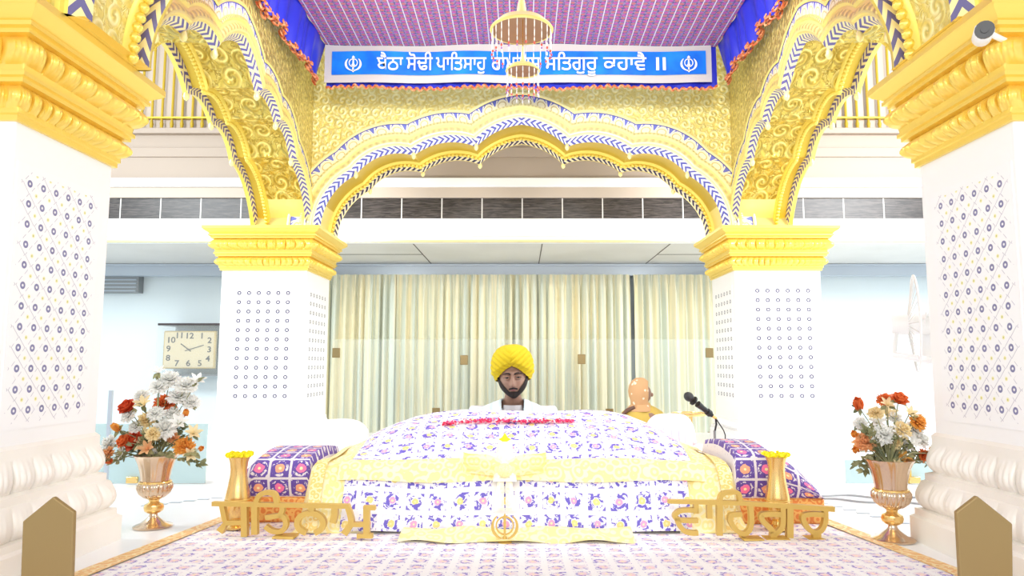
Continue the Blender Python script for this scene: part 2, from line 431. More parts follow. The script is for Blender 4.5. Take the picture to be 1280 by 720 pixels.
def text_mesh(body, size, extrude, name, mat, parent, loc, rot, bold=0.0, xs=1.0, center=False):
    c = bpy.data.curves.new(name, 'FONT'); c.body = body; c.size = size; c.extrude = extrude; c.offset = bold
    if center: c.align_x = 'CENTER'; c.align_y = 'CENTER'
    t = bpy.data.objects.new(name, c); col.objects.link(t); bpy.context.view_layer.update()
    me = bpy.data.meshes.new_from_object(t.evaluated_get(bpy.context.evaluated_depsgraph_get()))
    bpy.data.objects.remove(t); bpy.data.curves.remove(c)
    me.transform(Matrix.Diagonal((xs, 1, 1, 1))); me.materials.clear(); me.materials.append(mt(mat))
    o = bpy.data.objects.new(name, me); col.objects.link(o); o.parent = parent
    o.location = Vector(loc)-(wo(parent) if parent else Vector()); o.rotation_euler = rot
    return o
def interp(tab, x):
    for (a, b), (c, d) in zip(tab, tab[1:]):
        if x <= c: return b+(d-b)*(x-a)/(c-a) if x >= a else tab[0][1]
    return tab[-1][1]

# ------------------------------------------------------------------ the hall
YC, YF = 10.5, 8.6
zs = at(652, 330, YC).z                # underside of the gallery
def zf(py): return at(652, py, YF).z
struct('floor', MB().box(-7, 7, -2.5, 8.0, -.35, 0), 'floor')
struct('floor_hall', MB().box(-8, 8, 8.0, 11.2, -.55, -.35), 'floor')
struct('wall_back', MB().box(-8, 8, YC+.25, YC+.45, -.35, 6.0), 'wall_blue')
struct('wall_left', MB().box(-8.2, -8, -2.5, 11.2, -.35, 6.0), 'wall_blue')
struct('wall_right', MB().box(8, 8.2, -2.5, 11.2, -.35, 6.0), 'wall_blue')
struct('ceiling_gallery', MB().box(-8, 8, YF+.03, YC+.3, zs, zs+.12), 'soffit')
sm = MB()
for xs in (at(515, 303, YF).x, at(678, 303, YF).x, at(840, 303, YF).x):
    sm.box(xs-.006, xs+.006, YF+.05, YC, zs-.004, zs+.01)
sm.box(-3.6, at(515, 303, YF).x, 9.55, 9.57, zs-.004, zs+.01); sm.box(at(840, 303, YF).x, 3.6, 9.55, 9.57, zs-.004, zs+.01)
struct('trim_1', sm, 'clock_ink', smooth=False)
# fascia, from the bottom up
fm = MB()
fm.box(-8, 8, YF, YF+.08, zf(303.5), zf(273))
fm.box(-8, 8, YF-.03, YF, zf(296), zf(290)); fm.box(-8, 8, YF-.02, YF, zf(302), zf(299))
struct('trim_2', fm, 'white_trim', bevel=.006)
struct('trim_3', MB().box(-8, 8, YF-.045, YF, zf(303), zf(300.5)), 'gold_line')
struct('trim_4', MB().box(-8, 8, YF+.03, YF+.08, zf(273), zf(247)), 'darktile')
struct('trim_5', MB().box(-8, 8, YF, YF+.1, zf(247), zf(234)), 'beige')
struct('trim_6', MB().box(-8, 8, YF-.04, YF+.1, zf(234), zf(223)), 'white_trim', bevel=.01)
tm = MB().box(-8, 8, YF+.02, YF+.1, zf(223), zf(164))
tm.box(-8, 8, YF, YF+.02, zf(196), zf(184)); tm.box(-8, 8, YF-.05, YF+.12, zf(168), zf(161))
struct('trim_7', tm, 'taupe_beige', bevel=.006)
struct('ceiling_hall', MB().box(-8.2, 8.2, 7.0, 11.2, 6.0, 6.2), 'white_trim')
struct('wall_gallery', MB().box(-8, 8, YF+.9, YF+1.0, zf(164), 6.2), 'taupe')
# gallery screens: slats and gold rods, one at each end
for sgn, lab in ((-1, 'left'), (1, 'right')):
    x0, x1 = (at(160, 150, YF).x, at(262, 150, YF).x) if sgn < 0 else (at(1048, 150, YF).x, at(1160, 150, YF).x)
    th = thing('gallery_railing', ((x0+x1)/2, YF+.1, zf(161)), f'gallery railing of beige slats and gold rods seen beyond the {lab} side arch', 'railing')
    a = MB(); b = MB(); n = 8
    for i in range(n):
        x = x0+(x1-x0)*(i+.5)/n
        mb = MB().box(x-.042, x+.030, YF+.12, YF+.16, zf(161), zf(40)); mb.build('slat', 'beige', th, smooth=False)
    for i in range(n):
        x = x0+(x1-x0)*(i+.5)/n+.062
        rd = MB().tube([(x, YF+.08, zf(161)), (x, YF+.08, zf(40))], .016, 8)
        rd.lathe([(.018, 0), (.03, .02), (.018, .05), (.024, .09), (.016, .12)], (x, YF+.08, zf(161)), 10)
        rd.build('rod', 'gold_deep', th)
    MB().box(x0, x1, YF+.05, YF+.11, zf(146), zf(144)).build('rail', 'gold_deep', th, smooth=False)
# steel header over the curtains
struct('trim_8', MB().box(-8, 8, YC-.04, YC+.1, at(0, 345, YC).z, zs-.005), 'steel_blue', bevel=.005)
struct('trim_9', MB().box(-8, 8, YC-.07, YC-.04, at(0, 333, YC).z, zs-.005), 'steel_blue')
# small grey grille at the upper left of the pale wall
gv = thing('wall_vent', at(150, 365, YC+.2), 'small grey ventilation grille high on the pale wall by the near left pillar', 'vent')
a, b = at(128, 342, YC), at(168, 365, YC)
MB().box(a.x-.4, b.x, YC+.1, YC+.25, b.z, a.z).build('vent_frame', 'greymetal', gv, bevel=.01)
mb = MB()
for k in range(5):
    z = b.z+(a.z-b.z)*(k+.5)/5; mb.box(a.x-.37, b.x-.03, YC+.08, YC+.1, z-.008, z+.008)
mb.build('louvre', 'steel_blue', gv, smooth=False)

# curtains
ctop = at(0, 345, YC).z
edges = [(384, 498), (498, 566), (566, 672), (672, 786), (790, 926)]
clab = ['cream pleated curtain, leftmost of the row behind the throne', 'narrow cream curtain, second from the left behind the throne',
        'cream curtain directly behind the yellow turban', 'cream curtain just right of the turban, beside a narrow gap', 'wide cream curtain behind the microphone, rightmost of the row']
for ci, (p0, p1) in enumerate(edges):
    x0, x1 = at(p0, 400, YC).x, at(p1, 400, YC).x; rnd = random.Random(ci+3)
    L = x1-x0; nf = max(3, int(L/.115)); ph = [rnd.uniform(-.35, .35) for _ in range(nf+2)]; am = [rnd.uniform(.55, 1.15) for _ in range(nf+2)]
    def cf(u_, v_, L=L, nf=nf, ph=ph, am=am, x0=x0):
        s = u_*nf; k = int(min(s, nf-1e-6)); t = s-k
        amp = .062*(am[k]*(1-t)+am[k+1]*t)
        w_ = math.sin(2*PI*(s+ph[k]*(1-t)+ph[k+1]*t)); w2 = math.sin(2*PI*s*2.3+1.1*ci)*.010
        top = max(0, (v_-.90)/.10)
        y = YC-.17+(amp*w_+w2)*(1-.55*top)+.012*math.sin(2*PI*s*3+2)*top
        return (x0+L*u_+.012*math.cos(2*PI*s+1)*(1-top), y, -.34+(ctop+.34)*v_)
    th = MB().grid(cf, nf*14, 22, lambda a, b, L=L, x0=x0: (x0+a*L, b*2.4)).build('curtain', 'curtain', origin=((x0+x1)/2, YC-.17, -.35), ang=180)
    tag(th, clab[ci], 'curtain', None)
# glass screen with patch fittings in front of the curtains
YG = 9.3
xs = [at(p, 424, YG).x for p in (418, 500, 580, 727, 810, 889)]
gtop = at(652, 424, YG).z
glabs = ['clear glass panel before the leftmost curtain, one fitting on its left edge', 'clear glass panel left of the turbaned reader', 'wide clear glass panel right behind the turbaned reader',
         'clear glass panel right of the turbaned reader', 'clear glass panel behind the microphone head']
fit = {1: [(580, 450), (545, 516)], 2: [], 3: [(727, 449), (762, 517)], 0: [(420, 441)], 4: [(887, 441), (890, 546)]}
for i in range(5):
    t = thing('glass_screen', ((xs[i]+xs[i+1])/2, YG, -.35), glabs[i], 'glass screen')
    MB().box(xs[i]+.004, xs[i+1]-.004, YG-.005, YG+.005, -.35, gtop).build('pane', 'frost', t, smooth=False)
    for px, py in fit[i]:
        c = at(px, py, YG-.02); MB().box(c.x-.05, c.x+.05, YG-.022, YG-.006, c.z-.062, c.z+.062).build('patch_fitting', 'dark_brass', t, bevel=.006)

# ------------------------------------------------------------------ moulded square bands (capitals, bases)
def sq_sweep(x0, x1, y0, y1, prof, n=96, uvscale=1.0):
    """prof rows: (out, z, amp, pitch).  closed band round the rectangle, amp = leaf relief"""
    mb = MB(); W, D = x1-x0, y1-y0
    ring = []
    for (ax, ay, bx, by, nx, ny) in ((x0, y0, x1, y0, 0, -1), (x1, y0, x1, y1, 1, 0), (x1, y1, x0, y1, 0, 1), (x0, y1, x0, y0, -1, 0)):
        for i in range(n): ring.append((ax, ay, bx, by, nx, ny, i/n))
    R = len(ring)
    for (o, z, amp, pitch) in prof:
        for (ax, ay, bx, by, nx, ny, t) in ring:
            dx, dy = (bx-ax), (by-ay); L = math.hypot(dx, dy); dx /= L; dy /= L
            s = t*L; e = 0
            if amp: 
                ncell = max(1, round(L/pitch)); q = (t*ncell) % 1.0
                e = amp*(abs(math.sin(PI*q))**.6-.5+.22*abs(math.sin(4*PI*q)))*min(1, 8*min(t, 1-t)+.3)
            oo = o+e; ext = -oo+(L+2*oo)*t
            mb.v.append((ax+dx*ext+nx*oo, ay+dy*ext+ny*oo, z))
    for k in range(len(prof)-1):
        for i in range(R):
            j = (i+1) % R; mb.face([k*R+i, k*R+j, (k+1)*R+j, (k+1)*R+i])
    mb.face(list(range(R))[::-1]); mb.face([(len(prof)-1)*R+i for i in range(R)])
    return mb
def leafrow(z0, z1, o0, bulge, amp, pitch, n=6):
    return [(o0+bulge*math.sin(PI*(k/n)**.8), z0+(z1-z0)*k/n, amp*math.sin(PI*min(1, .15+.85*k/n)) if k < n else 0, pitch) for k in range(n+1)]
def capital_profile(z0, z1, o):
    H = z1-z0; f = lambda t: z0+H*t
    P = [(0, f(0), 0, 1), (o*.10, f(.0), 0, 1), (o*.10, f(.05), 0, 1), (o*.16, f(.06), 0, 1), (o*.16, f(.10), 0, 1)]
    P += leafrow(f(.11), f(.31), o*.16, o*.20, .034, .048, 8)
    P += [(o*.34, f(.32), 0, 1), (o*.34, f(.36), 0, 1), (o*.42, f(.37), 0, 1), (o*.42, f(.41), 0, 1), (o*.36, f(.42), 0, 1), (o*.38, f(.47), 0, 1)]
    P += leafrow(f(.48), f(.72), o*.40, o*.24, .045, .075, 9)
    P += [(o*.58, f(.73), 0, 1), (o*.58, f(.77), 0, 1), (o*.70, f(.78), 0, 1), (o*.70, f(.82), 0, 1), (o*.64, f(.83), 0, 1), (o*.72, f(.86), 0, 1), (o*.90, f(.90), 0, 1),
          (o*.94, f(.92), 0, 1), (o, f(.93), 0, 1), (o, f(1), 0, 1), (0, f(1), 0, 1)]
    return P
def base_profile(z1, o):
    P = [(0, 0, 0, 1), (o, 0, 0, 1), (o, .10, 0, 1), (o*.82, .11, 0, 1), (o*.82, .135, 0, 1)]
    P += leafrow(.14, z1*.55, o*.55, o*.26, .018, .09, 8)
    P += [(o*.42, z1*.56, 0, 1), (o*.42, z1*.62, 0, 1), (o*.30, z1*.63, 0, 1)]
    P += leafrow(z1*.64, z1*.88, o*.16, o*.22, .025, .10, 6)
    P += [(o*.14, z1*.9, 0, 1), (o*.14, z1*.97, 0, 1), (0, z1, 0, 1)]
    return P
ZB, ZT = 1.613, 2.015
def pillar(label, x0, x1, y0, y1, inner_sign, near):
    """inner_sign: +1 when the face towards the aisle is at x1"""
    t = thing('pillar', ((x0+x1)/2, (y0+y1)/2, 0), label, 'pillar', None)
    zb = .46 if near else .24
    MB().box(x0, x1, y0, y1, 0, ZB+.02).build('shaft', 'marble', t, bevel=.006)
    sq_sweep(x0, x1, y0, y1, base_profile(zb, .085 if near else .05)).build('base', 'cream_marble' if near else 'marble', t)
    sq_sweep(x0, x1, y0, y1, capital_profile(ZB, ZT, .145), 150).build('capital', 'gold' , t)
    # inlaid panels
    if near:
        rows = 12; z1p, z0p = 1.445, .545
        ya, yb = y0+.055, y1-.105
        xf = x1 if inner_sign > 0 else x0; e = .003*inner_sign; mb = MB()
        mb.box(min(xf, xf+e), max(xf, xf+e), ya-.03, yb+.03, z0p-.03, z1p+.03); p = mb.build('inlay_panel', 'inlay_near', t, smooth=False)
        for fc in range(len(p.data.polygons)): 
            pl = p.data.polygons[fc]
            for li in pl.loop_indices:
                co = p.data.vertices[p.data.loops[li].vertex_index].co+p.location+t.location
                p.data.uv_layers[0].data[li].uv = ((co.y-ya)/(yb-ya)*6, (co.z-z0p)/(z1p-z0p)*12)
        # front face (mostly outside the frame)
        mb = MB(); mb.box(x0+.1, x1-.1, y0-.003, y0, z0p, z1p); p = mb.build('inlay_panel', 'inlay_near', t, smooth=False)
        for pl in p.data.polygons:
            for li in pl.loop_indices:
                co = p.data.vertices[p.data.loops[li].vertex_index].co+t.location
                p.data.uv_layers[0].data[li].uv = ((co.x-x0-.1)/(x1-x0-.2)*6, (co.z-z0p)/(z1p-z0p)*12)
    else:
        pts = (at(293.5, 360.5, y0), at(366.5, 360.5, y0)) if inner_sign > 0 else (at(940, 357.5, y0), at(1016, 357.5, y0))
        zt_, zb_ = pts[0].z, at(300, 501, y0).z
        mb = MB(); mb.box(pts[0].x-.03, pts[1].x+.03, y0-.003, y0, zb_-.02, zt_+.02); p = mb.build('inlay_panel', 'inlay_far', t, smooth=False)
        for pl in p.data.polygons:
            for li in pl.loop_indices:
                co = p.data.vertices[p.data.loops[li].vertex_index].co+t.location
                p.data.uv_layers[0].data[li].uv = ((co.x-pts[0].x)/(pts[1].x-pts[0].x)*6, (co.z-zb_)/(zt_-zb_)*12)
        xf = x1 if inner_sign > 0 else x0; e = .003*inner_sign; mb = MB()
        mb.box(min(xf, xf+e), max(xf, xf+e), y0+.08, y1-.08, zb_-.02, zt_+.02); p = mb.build('inlay_panel', 'inlay_far', t, smooth=False)
        for pl in p.data.polygons:
            for li in pl.loop_indices:
                co = p.data.vertices[p.data.loops[li].vertex_index].co+t.location
                p.data.uv_layers[0].data[li].uv = ((co.y-y0-.1)/(y1-y0-.2)*6, (co.z-zb_)/(zt_-zb_)*12)
    return t
NY0, NY1, RY0, RY1 = 2.50, 3.11, 6.65, 7.44
pillar('near left white marble pillar with blue and yellow inlaid flowers', -2.60, -1.81, NY0, NY1, 1, True)
pillar('near right white marble pillar with blue and yellow inlaid flowers, security camera on its capital', 1.76, 2.55, NY0, NY1, -1, True)
pillar('rear left white marble pillar with rows of small rings, beside the wall clock', -2.79, -2.00, RY0, RY1, 1, False)
pillar('rear right white marble pillar with rows of small rings, behind the microphone', 1.98, 2.78, RY0, RY1, -1, False)

# ------------------------------------------------------------------ multifoil arches
def circ(p, q, h):
    """circle through p, q with sagitta h to the left-hand/wall side (up)"""
    p, q = Vector(p), Vector(q); mid = (p+q)/2; d = q-p; L = d.length; nrm = Vector((-d.y, d.x)).normalized()
    if nrm.y < 0 or (abs(nrm.y) < 1e-6): nrm = -nrm
    r = (L*L/4+h*h)/(2*h); return mid+nrm*(h-r), r
def isect(c1, r1, c2, r2, near):
    d = (c2-c1).length
    if d < 1e-9: return Vector(near)
    a = (r1*r1-r2*r2+d*d)/(2*d); h2 = r1*r1-a*a; h = math.sqrt(max(h2, 0)); e = (c2-c1)/d; m_ = c1+e*a; n_ = Vector((-e.y, e.x))
    A, B = m_+n_*h, m_-n_*h; nr = Vector(near); return A if (A-nr).length < (B-nr).length else B
class Foil:
    """pts: spring, cusp..., apex, ..., spring;  hs: sagitta of every lobe"""
    def __init__(s, pts, hs): s.p = [Vector(p) for p in pts]; s.c = [circ(a, b, h) for a, b, h in zip(s.p, s.p[1:], hs)]
    def nodes(s, d):
        out = []; z0 = s.p[0].y; z1 = s.p[-1].y
        for i in range(len(s.p)):
            if i in (0, len(s.p)-1):
                c, r = s.c[0 if i == 0 else -1]; r += d; zz = (z0 if i == 0 else z1); dz = zz-c.y
                dx = math.sqrt(max(r*r-dz*dz, 0)); x = c.x-dx if i == 0 else c.x+dx; out.append(Vector((x, zz)))
            else:
                (c1, r1), (c2, r2) = s.c[i-1], s.c[i]
                out.append(isect(c1, r1+d, c2, r2+d, s.p[i]+Vector((0, d))))
        return out
    def curve(s, d, n):
        N = s.nodes(d); out = []
        for i, (c, r) in enumerate(s.c):
            a = math.atan2(N[i].y-c.y, N[i].x-c.x); b = math.atan2(N[i+1].y-c.y, N[i+1].x-c.x)
            while b > a: b -= 2*PI
            if a-b > PI: a -= 0; b += 2*PI
            for k in range(n if i < len(s.c)-1 else n+1):
                t = a+(b-a)*k/n; out.append(Vector((c.x+(r+d)*math.cos(t), c.y+(r+d)*math.sin(t))))
        return out
def arch_strip(foil, prof, mp, n=14, beads=None, vlen=False):
    """prof: list of (offset, depth[, relief amp, pitch])"""
    mb = MB(); base = foil.curve(0, n); S = [0]
    for a, b in zip(base, base[1:]): S.append(S[-1]+(b-a).length)
    # symmetric u so that the chevrons point the same way from both springs
    half = S[-1]/2; U = [min(q, S[-1]-q) if not vlen else q for q in S]
    for pr in prof:
        d, dep = pr[0], pr[1]; amp, pitch = (pr[2], pr[3]) if len(pr) > 2 else (0, 1)
        cv = foil.curve(d, n)
        for i, p in enumerate(cv):
            dd = dep-(amp*(abs(math.sin(PI*S[i]/pitch))) if amp else 0)
            mb.v.append(tuple(mp(p.x, dd, p.y)))
    R = len(base); vs = [0]
    for a, b in zip(prof, prof[1:]): vs.append(vs[-1]+math.hypot(a[0]-b[0], a[1]-b[1]))
    for k in range(len(prof)-1):
        for i in range(R-1):
            v0, v1 = (vs[k], vs[k+1]) if vlen else (vs[k]/vs[-1], vs[k+1]/vs[-1])
            mb.face([k*R+i, k*R+i+1, (k+1)*R+i+1, (k+1)*R+i], [(U[i], v0), (U[i+1], v0), (U[i+1], v1), (U[i], v1)])
    return mb
def wall_strip(foil, d, a0, a1, ztop, mp, dep, n=14, rows=6):
    """spandrel: from the offset curve up to ztop, plus the pieces out to a0 and a1"""
    mb = MB(); cv = foil.curve(d, n); cv = [Vector((a0, cv[0].y)), Vector((min(cv[0].x, cv[0].x), cv[0].y))]+cv[1:]+[Vector((a1, cv[-1].y))]
    R = len(cv)
    for j in range(rows+1):
        for p in cv: mb.v.append(tuple(mp(p.x, dep, p.y+(ztop-p.y)*j/rows)))
    for j in range(rows):
        for i in range(R-1):
            q = [(i, j), (i+1, j), (i+1, j+1), (i, j+1)]
            mb.face([y*R+x for x, y in q], [(cv[x].x, cv[x].y+(ztop-cv[x].y)*y/rows) for x, y in q])
    return mb
def arch(name, label, foil, a0, a1, mp, T, ztop, mats, fine=24, wide=False, scale=1.0, plain='gold_pale', bk=1.0):
    t = thing(name, mp((a0+a1)/2, T/2, foil.p[0].y), label, 'arch')
    k = scale
    sp, frz, mld, chf, sof, chb = mats
    wall_strip(foil, .30*k, a0, a1, ztop, mp, 0.0, fine).build('spandrel', sp, t)
    wall_strip(foil, .12*k, a0, a1, ztop, mp, T*.885, fine).build('rear_spandrel', sp, t)
    # top and end closures
    mb = MB(); q = [mp(a0, 0, ztop), mp(a1, 0, ztop), mp(a1, T*.885, ztop), mp(a0, T*.885, ztop)]
    mb.v += [tuple(p) for p in q]; mb.face([0, 1, 2, 3]); 
    for aa in (a0, a1):
        z0 = foil.p[0].y; b = len(mb.v); mb.v += [tuple(mp(aa, 0, z0)), tuple(mp(aa, T*.885, z0)), tuple(mp(aa, T*.885, ztop)), tuple(mp(aa, 0, ztop))]; mb.face([b, b+1, b+2, b+3])
    mb.build('wall_core', sp, t, smooth=False)
    arch_strip(foil, [(.30*k, 0.0), (.298*k, -.022), (.285*k, -.026), (.272*k, -.016)], mp, fine).build('cord_moulding', mld, t)
    arch_strip(foil, [(.272*k, -.012), (.185*k, -.012)][::-1], mp, fine).build('palmette_frieze', frz, t)
    P = [(.185*k, -.012), (.183*k, -.030), (.165*k, -.036), (.150*k, -.026), (.145*k, -.018), (.120*k, -.024), (.105*k, -.040), (.085*k, -.046), (.068*k, -.040), (.062*k, -.026), (.050*k, -.022)]
    av = arch_strip(foil, P, mp, fine).build('archivolt', {'gold_cream': 'mould_cream', 'gold_pale': 'mould_pale', 'gold': 'mould_gold'}[mld], t)
    arch_strip(foil, [(.050*k, -.022), (0, .045)][::-1], mp, fine).build('chevron_edge', chf, t)
    # soffit with a beaded roll towards the back
    ns = fine*5
    so = arch_strip(foil, [(0, .045), (.03, .055), (.048, .09), (.05, T*.35), (.048, T*.60)], mp, fine, vlen=True)
    for i_, f_ in enumerate(so.f):
        if sum(so.v[q][2] for q in f_)/4 < foil.p[0].y+.25: so.mi[i_] = 1
    so.build('soffit', [sof, plain], t)
    arch_strip(foil, [(.048, T*.60), (.026, T*.62), (.018, T*.65), (.026, T*.68), (.044, T*.685)], mp, fine).build('roll_moulding', 'gold_bead', t)
    bd = MB(); cv = foil.curve(.016, 40); acc = 0; step = .040*k*bk
    for a, b in zip(cv, cv[1:]):
        L = (b-a).length
        while acc < L:
            p = a+(b-a)*(acc/max(L, 1e-6)); pt = mp(p.x, T*.65, p.y); bd.ball(pt, .022*k*bk, 8, 6); acc += step
        acc -= L
    bd.build('beading', 'gold_bead', t)
    arch_strip(foil, [(.044, T*.685), (.050, T*.79)], mp, fine).build('rear_moulding', 'gold_deep', t)
    arch_strip(foil, [(0, T*.83), (.055, T*.79)], mp, fine).build('chevron_edge', chb, t)
    arch_strip(foil, [(0, T*.83), (.002, T*.87), (.012, T*.895), (.03, T*.905), (.08, T*.905), (.12*k, T*.885)], mp, fine).build('rear_archivolt', 'gold_bead', t)
    for aa, bb in ((a0, foil.nodes(0)[0].x), (foil.nodes(0)[-1].x, a1)):
        ub = MB(); z0 = foil.p[0].y+.001; b_ = 0; ub.v += [tuple(mp(aa, 0, z0)), tuple(mp(bb, 0, z0)), tuple(mp(bb, T*.885, z0)), tuple(mp(aa, T*.885, z0))]; ub.face([b_, b_+1, b_+2, b_+3]); ub.build('impost', mld, t, smooth=False)
    for c in foil.nodes(0)[1:-1]:
        if c.y > max(q.y for q in foil.p)-.001: continue
        for dep in (.03, T*.85):
            p = Vector(mp(c.x, dep, c.y-.012)); cb = MB()
            cb.lathe([(.001, -.030), (.016, -.018), (.022, .0), (.016, .03), (.004, .05)], p, 10); cb.build('cusp_bud', 'gold_cream', av)
    return t
# rear arch, seen frontally: lobes measured on its front plane
rp = [at(905, 281, RY0), at(860, 217, RY0), at(787.5, 193, RY0), at(709, 182, RY0), at(652, 154, RY0)]
R2 = [Vector((p.x, p.z)) for p in rp]; R2[0].y = ZT
left = [Vector((-p.x, p.y)) for p in R2]
hs = [.085, .095, .085, .045]
rear_foil = Foil(left+[p.copy() for p in R2[:-1]][::-1], hs+hs[::-1])
mats_r = ('emb_light', 'frieze', 'gold_cream', 'chev_white', 'gold_deep', 'chev_dark')
arch('rear_arch', 'multifoil gold arch across the back with blue and white chevron edge', rear_foil, -2.5, 2.5, lambda a, d, z: Vector((a, RY0+d, z)), RY1-RY0, 3.9, mats_r)
# side arches
side_pts = [(3.13, ZT), (3.36, 2.34), (3.69, 2.50), (4.14, 2.60), (4.57, 2.86), (4.98, 2.66), (5.48, 2.61), (5.98, 2.46), (6.64, ZT)]
side_hs = [.05, .05, .07, .04, .04, .08, .09, .11]
side_foil = Foil(side_pts, side_hs)
def inner(a): return 1.748+.067*(a-3.12)
mats_s = ('emb_grey', 'frieze', 'gold_pale', 'chev_gold', 'emb_deep', 'chev_gold')
for sg, lab in ((-1, 'left'), (1, 'right')):
    arch('side_arch', f'{lab} side arch with broad embossed gold soffit and chevron edges', side_foil, 3.08, 6.645,
         lambda a, d, z, sg=sg: Vector((sg*(inner(a)+d*(.62/.79)), a, z)), RY1-RY0, 3.9, mats_s, scale=.85)
# front arch between the near pillars (only its springing shows)
F2 = [Vector((1.60, ZT)), Vector((1.42, 2.46)), Vector((1.10, 2.66)), Vector((.50, 2.82)), Vector((0, 3.06))]
front_foil = Foil([Vector((-p.x, p.y)) for p in F2]+F2[:-1][::-1], [.05, .07, .08, .05]*1+[.05, .08, .07, .05])
arch('front_arch', 'nearest gold arch, seen only where it springs from the two near pillars', front_foil, -2.5, 2.5,
     lambda a, d, z: Vector((a, NY0+.02+d, z)), NY1-NY0-.06, 3.9, ('emb_light', 'frieze', 'gold', 'chev_wide', 'emb_light', 'chev_wide'), plain='emb_light', bk=1.1)

# ------------------------------------------------------------------ khanda emblem (flat, in x,z)
def khanda(mb, to3, s=1.0, mi=0):
    def arc(cx, cy, r, a0, a1, n=20): return [(cx+r*math.cos(math.radians(a0+(a1-a0)*k/n)), cy+r*math.sin(math.radians(a0+(a1-a0)*k/n))) for k in range(n+1)]
    S = lambda pts: [(x*s, y*s) for x, y in pts]
    mb.poly(S([(0, 1.0), (.16, .80), (.08, .72), (.07, .40), (.10, .10), (.20, -.02), (.09, -.08), (.06, -.55), (.10, -.70), (0, -.80),
               (-.10, -.70), (-.06, -.55), (-.09, -.08), (-.20, -.02), (-.10, .10), (-.07, .40), (-.08, .72), (-.16, .80)]), to3, mi)
    mb.ribbon(S(arc(0, .22, .42, 0, 352, 30)), .085*s, to3, 1, mi, closed=True)
    for g in (-1, 1):
        pts = arc(.06, .12, .70, 48, -62, 22)+[(.10, -.62), (-.10, -.50)]
        pts = [(g*x, y) for x, y in pts]
        mb.ribbon(S(pts), lambda t: s*(.03+.18*math.sin(PI*min(1, t*.9+.03))), to3, 1, mi)

# ------------------------------------------------------------------ canopy, skirts, banner
CZ = at(652, 58, 6.1).z; YB, YA = 6.1, 3.2; XW = 1.72; SZ = at(652, 105, 6.1).z
cn = thing('canopy_cloth', (0, 4.65, CZ), 'purple floral canopy cloth stretched overhead with blue satin skirts', 'canopy')
MB().grid(lambda u_, v_: (-XW+2*XW*u_, YA+(YB-YA)*v_, CZ+.012*math.sin(9*u_)*math.sin(5*v_)), 40, 30, lambda a, b: (-XW+2*XW*a, YA+(YB-YA)*b)).build('ceiling_cloth', 'canopy', cn)
MB().grid(lambda u_, v_: (-XW+2*XW*u_, YA+(YB-YA)*v_, CZ+.035), 2, 2).build('backing_cloth', 'blue_satin', cn)
for sg in (-1, 1):
    def sk(u_, v_, sg=sg):
        y = YA+(YB-YA)*u_; wv = .030*math.sin(u_*110+2*math.sin(u_*23))*v_+.012*math.sin(u_*47)
        return (sg*(XW+.01+.06*v_+wv), y, CZ+.02-(CZ-SZ-.02)*v_+.02*math.sin(u_*31)*v_)
    skp = MB().grid(sk, 340, 6).build('side_skirt', 'blue_satin', cn, ang=180)
    rf = MB()
    path = [Vector(sk(k/560, 1.0)) + Vector((sg*.018*math.sin(k*.95), 0, .028*math.sin(k*.95+.6)+.012*math.sin(k*.21))) for k in range(561)]
    rf.tube(path, .0085, 5); rf.build('orange_frill', 'orange_trim', skp)
def rk(u_, v_):
    return (-XW+2*XW*u_, YB+.02+.014*math.sin(u_*120+2*math.sin(u_*17))*v_, CZ+.02-(CZ-SZ+.045)*v_+.012*math.sin(u_*19)*v_)
rsk = MB().grid(rk, 300, 4).build('rear_skirt', 'blue_satin', cn, ang=180)
MB().tube([Vector(rk(k/400, 1.0))+Vector((0, .006*math.sin(k*.8), .010*math.sin(k*.9))) for k in range(401)], .011, 5).build('orange_frill', 'orange_trim', rsk)

bn = thing('banner', (0, YB-.03, SZ), 'blue banner with silver Gurmukhi verse and emblems, hung along the rear canopy edge', 'banner')
x0, x1 = at(407, 80, YB).x, at(888, 80, YB).x
z0, z1 = at(652, 105, YB).z, at(652, 57, YB).z
MB().grid(lambda u_, v_: (x0+(x1-x0)*u_, YB-.030+.006*math.sin(u_*30), z0+(z1-z0)*v_+.004*math.sin(u_*21)), 60, 2).build('silver_border', 'silver', bn)
zi0, zi1 = at(652, 95.5, YB).z, at(652, 66.5, YB).z; xi0, xi1 = at(416, 80, YB).x, at(881, 80, YB).x
MB().grid(lambda u_, v_: (xi0+(xi1-xi0)*u_, YB-.038+.006*math.sin((xi0-x0+(xi1-xi0)*u_)/(x1-x0)*30), zi0+(zi1-zi0)*v_+.004*math.sin(u_*21)), 60, 2).build('blue_field', 'blue_banner', bn)
def put_text(body, p0, p1, yb, cap):
    a, b = at(p0, 80, YB-.05).x, at(p1, 80, YB-.05).x
    o = text_mesh(body, 1.0, .0, 'lettering', 'silver_thread', bn, (0, 0, 0), (PI/2, 0, 0), 0)
    me = o.data
    bm = bmesh.new(); bm.from_mesh(me); g = bm.faces[:]
    for k_, (ox_, oy_) in enumerate(((.014, 0), (0, .014), (.014, .014))):
        d_ = bmesh.ops.duplicate(bm, geom=g)['geom']; bmesh.ops.translate(bm, verts=[e_ for e_ in d_ if isinstance(e_, bmesh.types.BMVert)], vec=(ox_, oy_, .0008*(k_+1)))
    bm.to_mesh(me); bm.free()
    xs_ = [v.co.x for v in me.vertices]; ys_ = [v.co.y for v in me.vertices]
    X0, X1 = min(xs_), max(xs_); sx = (b-a)/(X1-X0)
    top = at(652, cap, YB-.05).z; bot = at(652, yb, YB-.05).z; sy = (top-bot)/.62
    me.transform(Matrix.Translation((-X0, 0, 0))); me.transform(Matrix.Diagonal((sx, sy, 1, 1)))
    o.location = Vector((a, YB-.055, bot))-wo(bn)
